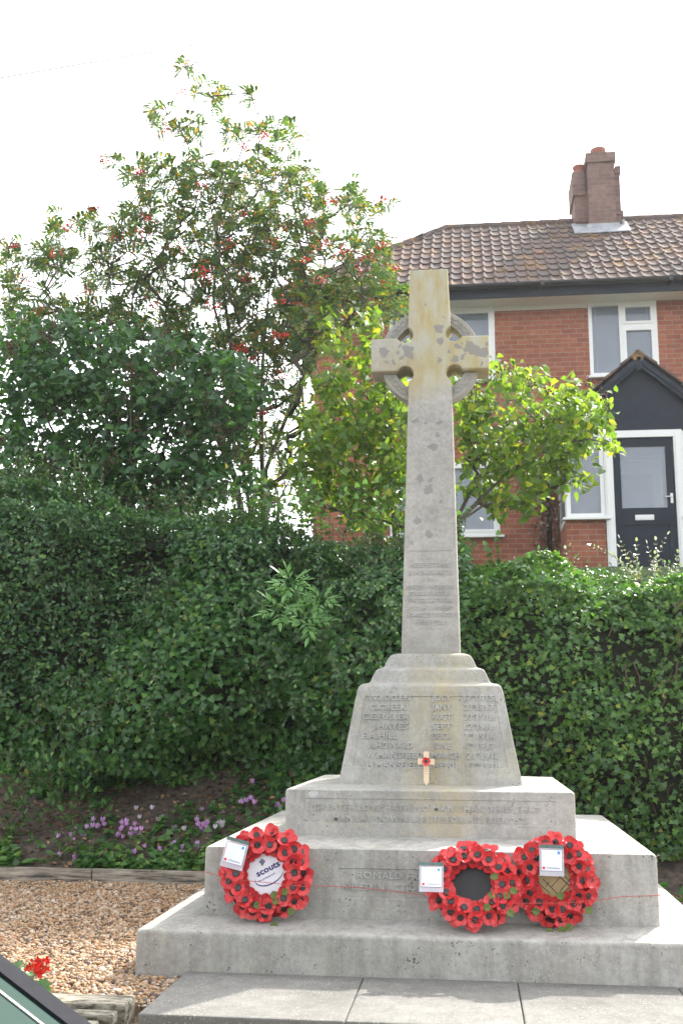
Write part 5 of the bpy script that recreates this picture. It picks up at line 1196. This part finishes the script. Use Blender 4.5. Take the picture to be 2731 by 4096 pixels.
clumps = [([(410, 3283), (418, 3300), (409, 3312), (367, 3281)], 0, 'four mauve cyclamen flowers in the dark ivy, left of the big clump'), ([(285, 3342), (282, 3355), (295, 3360), (327, 3338), (343, 3343), (305, 3310), (345, 3310), (372, 3305), (386, 3308)], 0, 'loose mauve cyclamen clump with small flowers, on the left of the bank'),
    ([(230, 3347)], 0, 'single mauve cyclamen flower nearest the left weeds'), ([(231, 3423)], 0, 'single pale cyclamen flower low by the left edging board'), ([(298, 3430), (302, 3444)], 0, 'pair of cyclamen flowers, one above the other, at the edging'), ([(368, 3427)], 1, 'single whitish cyclamen flower low beside the small yellowing weed'),
    ([(492, 3290), (507, 3298), (480, 3320), (487, 3310), (470, 3343), (490, 3350), (518, 3340), (530, 3345), (537, 3335), (523, 3318), (543, 3320), (537, 3298), (565, 3318), (562, 3340), (500, 3284), (525, 3352)], 0, 'largest mauve cyclamen clump, in the middle of the bank'),
    ([(634, 3280), (650, 3270), (645, 3302)], 0, 'three mauve cyclamen flowers right of the tallest weed'), ([(542, 3236)], 1, 'single white cyclamen flower high above the largest clump'), ([(605, 3233)], 1, 'single white cyclamen flower high above the tallest weed'), ([(557, 3270)], 1, 'fallen-looking white cyclamen flower just above the largest clump'),
    ([(580, 3386)], 0, 'single mauve cyclamen flower below the tallest weed'), ([(540, 3410)], 0, 'single mauve cyclamen flower above the middle of the edging'), ([(636, 3396), (642, 3408)], 0, 'two small cyclamen flowers below the rounded weed'), ([(702, 3313)], 0, 'single mauve cyclamen flower on bare soil left of the pair of clumps'),
    ([(738, 3318)], 1, 'single pale cyclamen flower on bare soil, nearest the left of the pink clump'), ([(701, 3375), (712, 3392), (727, 3392)], 0, 'three mauve cyclamen flowers above the bright green weed'), ([(726, 3416), (663, 3444), (686, 3450)], 0, 'three pale cyclamen flowers low among the weeds by the edging'),
    ([(790, 3281), (797, 3300), (815, 3300), (828, 3292), (830, 3307), (818, 3325), (803, 3312), (808, 3318)], 0, 'pink cyclamen clump just left of the white one'), ([(868, 3298), (882, 3290), (888, 3305), (875, 3312), (860, 3310), (890, 3294)], 1, 'white cyclamen clump, the only clump all white'), ([(804, 3240)], 0, 'single mauve cyclamen flower high on bare soil above the pink clump'),
    ([(793, 3375), (790, 3393)], 0, 'two mauve cyclamen flowers just left of the left wreath'), ([(895, 3255), (948, 3246), (958, 3210), (970, 3210), (985, 3205), (1005, 3195), (1015, 3212), (1000, 3248), (1025, 3276)], 0, 'scattered mauve cyclamen on the slope around the ferny weed'),
    ([(1105, 3229), (1112, 3218), (1120, 3232), (1130, 3225), (1135, 3205)], 0, 'mauve cyclamen clump tight against the left corner of the plinth step'), ([(1008, 3128), (1015, 3136)], 0, 'two mauve cyclamen flowers high on the slope left of the stump'), ([(625, 3130), (640, 3131)], 0, 'two white-tipped cyclamen flowers in dead leaves under the hedge'),
    ([(1057, 3063), (1067, 3050)], 0, 'two cyclamen flowers highest up, just left of the stump'), ([(1324, 2991), (1312, 3016)], 0, 'two cyclamen flowers in the dark under the hedge, nearest the pedestal'), ([(1355, 3045), (1352, 3052)], 1, 'small cyclamen pair touching the left edge of the pedestal')]
for fl, kd, lab_ in clumps:
    xm = np.mean([f_[0] for f_ in fl]); ym = np.mean([f_[1] for f_ in fl])
    # where the line of sight meets the bank
    yy = 1.45
    for _ in range(200):
        q = at(xm, ym+12, yy)
        if q[2] <= gh(q[0], q[1]): break
        yy += .01
    base = np.array([q[0], q[1], float(gh(q[0], q[1]))]); r_ = thing('cyclamen', lab_, 'cyclamen', tuple(base), 'cyclamen on the bank'); m = MB()
    for fx, fy_ in fl:
        p = at(fx, fy_, yy-.03+rng.uniform(-.03, .03)); foot = base+np.array([(p[0]-base[0])*.6, (p[1]-base[1])*.5, 0])
        m.tube([tuple(foot), tuple((foot+p)/2+np.array([0, 0, .01])), tuple(p)], .0012, 4)
        o = bpy.data.objects.new('flower', CY[kd]); COL.objects.link(o); o.parent = r_; o.location = Vector(p-base)-Vector((0, 0, .01)); o.rotation_euler = (rng.normal()*.3, rng.normal()*.3, rng.uniform(0, 6)); s_ = rng.uniform(1.1, 1.45); o.scale = (s_, s_, s_)
    m.build('stalks', M_CSTEM, r_)
# geranium in a pot
gp = thing('potted_geranium', 'red geranium with scalloped leaves in a dark pot beside the car', 'geranium', (-1.42, -1.78, -.37))
m = MB(); c = (-1.40, -1.70, -.32); m.lathe([(.09, 0), (.125, .11), (.135, .115), (.135, .135), (.12, .135), (.115, .12), (.02, .115)], c, 20); m.build('pot', simple('dark_pot', (.05, .035, .035), .5), gp)
M_GRED = island('geranium_petal', [(0, (.65, .02, .01)), (1, (.85, .05, .02))], .5); M_GLEAF = leafmat('geranium_leaf', [(0, (.06, .15, .05)), (1, (.12, .22, .09))], .5, .3)
def scallop(cen, nrm, R, nm_, mat):
    q = Vector(nrm).to_track_quat('Z', 'Y').to_matrix(); k = 28; vs = [tuple(cen)]
    for i in range(k):
        a_ = 2*math.pi*i/k*.94+.2; rr = R*(.9+.1*abs(math.sin(a_*4.5))); v = q @ Vector((rr*math.cos(a_), rr*math.sin(a_), .35*R*(rr/R)**2+.05*R*math.sin(a_*5))); vs.append((cen[0]+v.x, cen[1]+v.y, cen[2]+v.z))
    m = MB(); m.add(vs, [(0, i, i+1) for i in range(1, k)]); return m.build(nm_, mat, gp)
for (x_, y_, R, nx2) in ((150, 3985, .036, (.4, -.8, .5)), (105, 3905, .034, (-.2, -.5, .9)), (60, 3885, .03, (-.4, -.4, .9)), (90, 3935, .028, (.1, -.7, .6)), (40, 3920, .03, (-.2, -.6, .8)), (118, 3895, .026, (.3, -.3, .9)), (70, 3960, .03, (0, -.8, .5)), (168, 3960, .026, (.7, -.5, .4)), (25, 3890, .028, (-.3, -.3, .8))):
    scallop(at(x_, y_, -1.72+rng.uniform(-.03, .03)), nx2, R*1.35, 'leaf', M_GLEAF)
m = MB(); b0 = at(105, 3960, -1.72); h0 = at(152, 3880, -1.75); m.tube([tuple(b0), tuple((b0+h0)/2), tuple(h0)], .0022, 5)
for x_, y_ in ((60, 3885), (150, 3985), (105, 3905)): m.tube([c[:2]+(c[2]+.1,), tuple(at(x_, y_, -1.70))], .002, 5)
m.build('stalks', M_GLEAF, gp)
fh = [(108, 3878), (120, 3868), (134, 3850), (140, 3870), (155, 3842), (165, 3850), (152, 3868), (185, 3838), (188, 3845), (150, 3890), (162, 3898), (172, 3880), (188, 3880), (160, 3875), (145, 3882)]
V_ = []; pos = []; yd = []; nr = []
for x_, y_ in fh:
    c_ = at(x_, y_, -1.76+rng.uniform(-.012, .012))
    for i in range(5): a_ = 2*math.pi*i/5+rng.random(); pos.append(c_); yd.append((math.cos(a_), -.25, math.sin(a_))); nr.append((0, -1, .3))
leaves('flower_head', T_OVAL, np.array(pos), np.array(yd), np.array(nr)+rng.normal(size=(len(pos), 3))*.3, np.full(len(pos), .0165), M_GRED, gp)

# ------------------------------------------------------------------ volume added to imitate lens veil, thin bright haze
m = MB(); m.box(-40, 40, -30, 60, -1.9, 13.5)
hz = bpy.data.materials.new('glare_volume'); hz.use_nodes = True; t = hz.node_tree; t.nodes.remove(t.nodes['Principled BSDF'])
pv = t.nodes.new('ShaderNodeVolumePrincipled'); pv.inputs['Color'].default_value = (.95, .97, 1, 1); pv.inputs['Density'].default_value = .0007; pv.inputs['Anisotropy'].default_value = .5
t.links.new(pv.outputs[0], t.nodes['Material Output'].inputs['Volume'])
tag(m.build('glare', hz), kind='stuff', label='thin bright haze added as a volume, imitating a veiled lens', cat='glare')
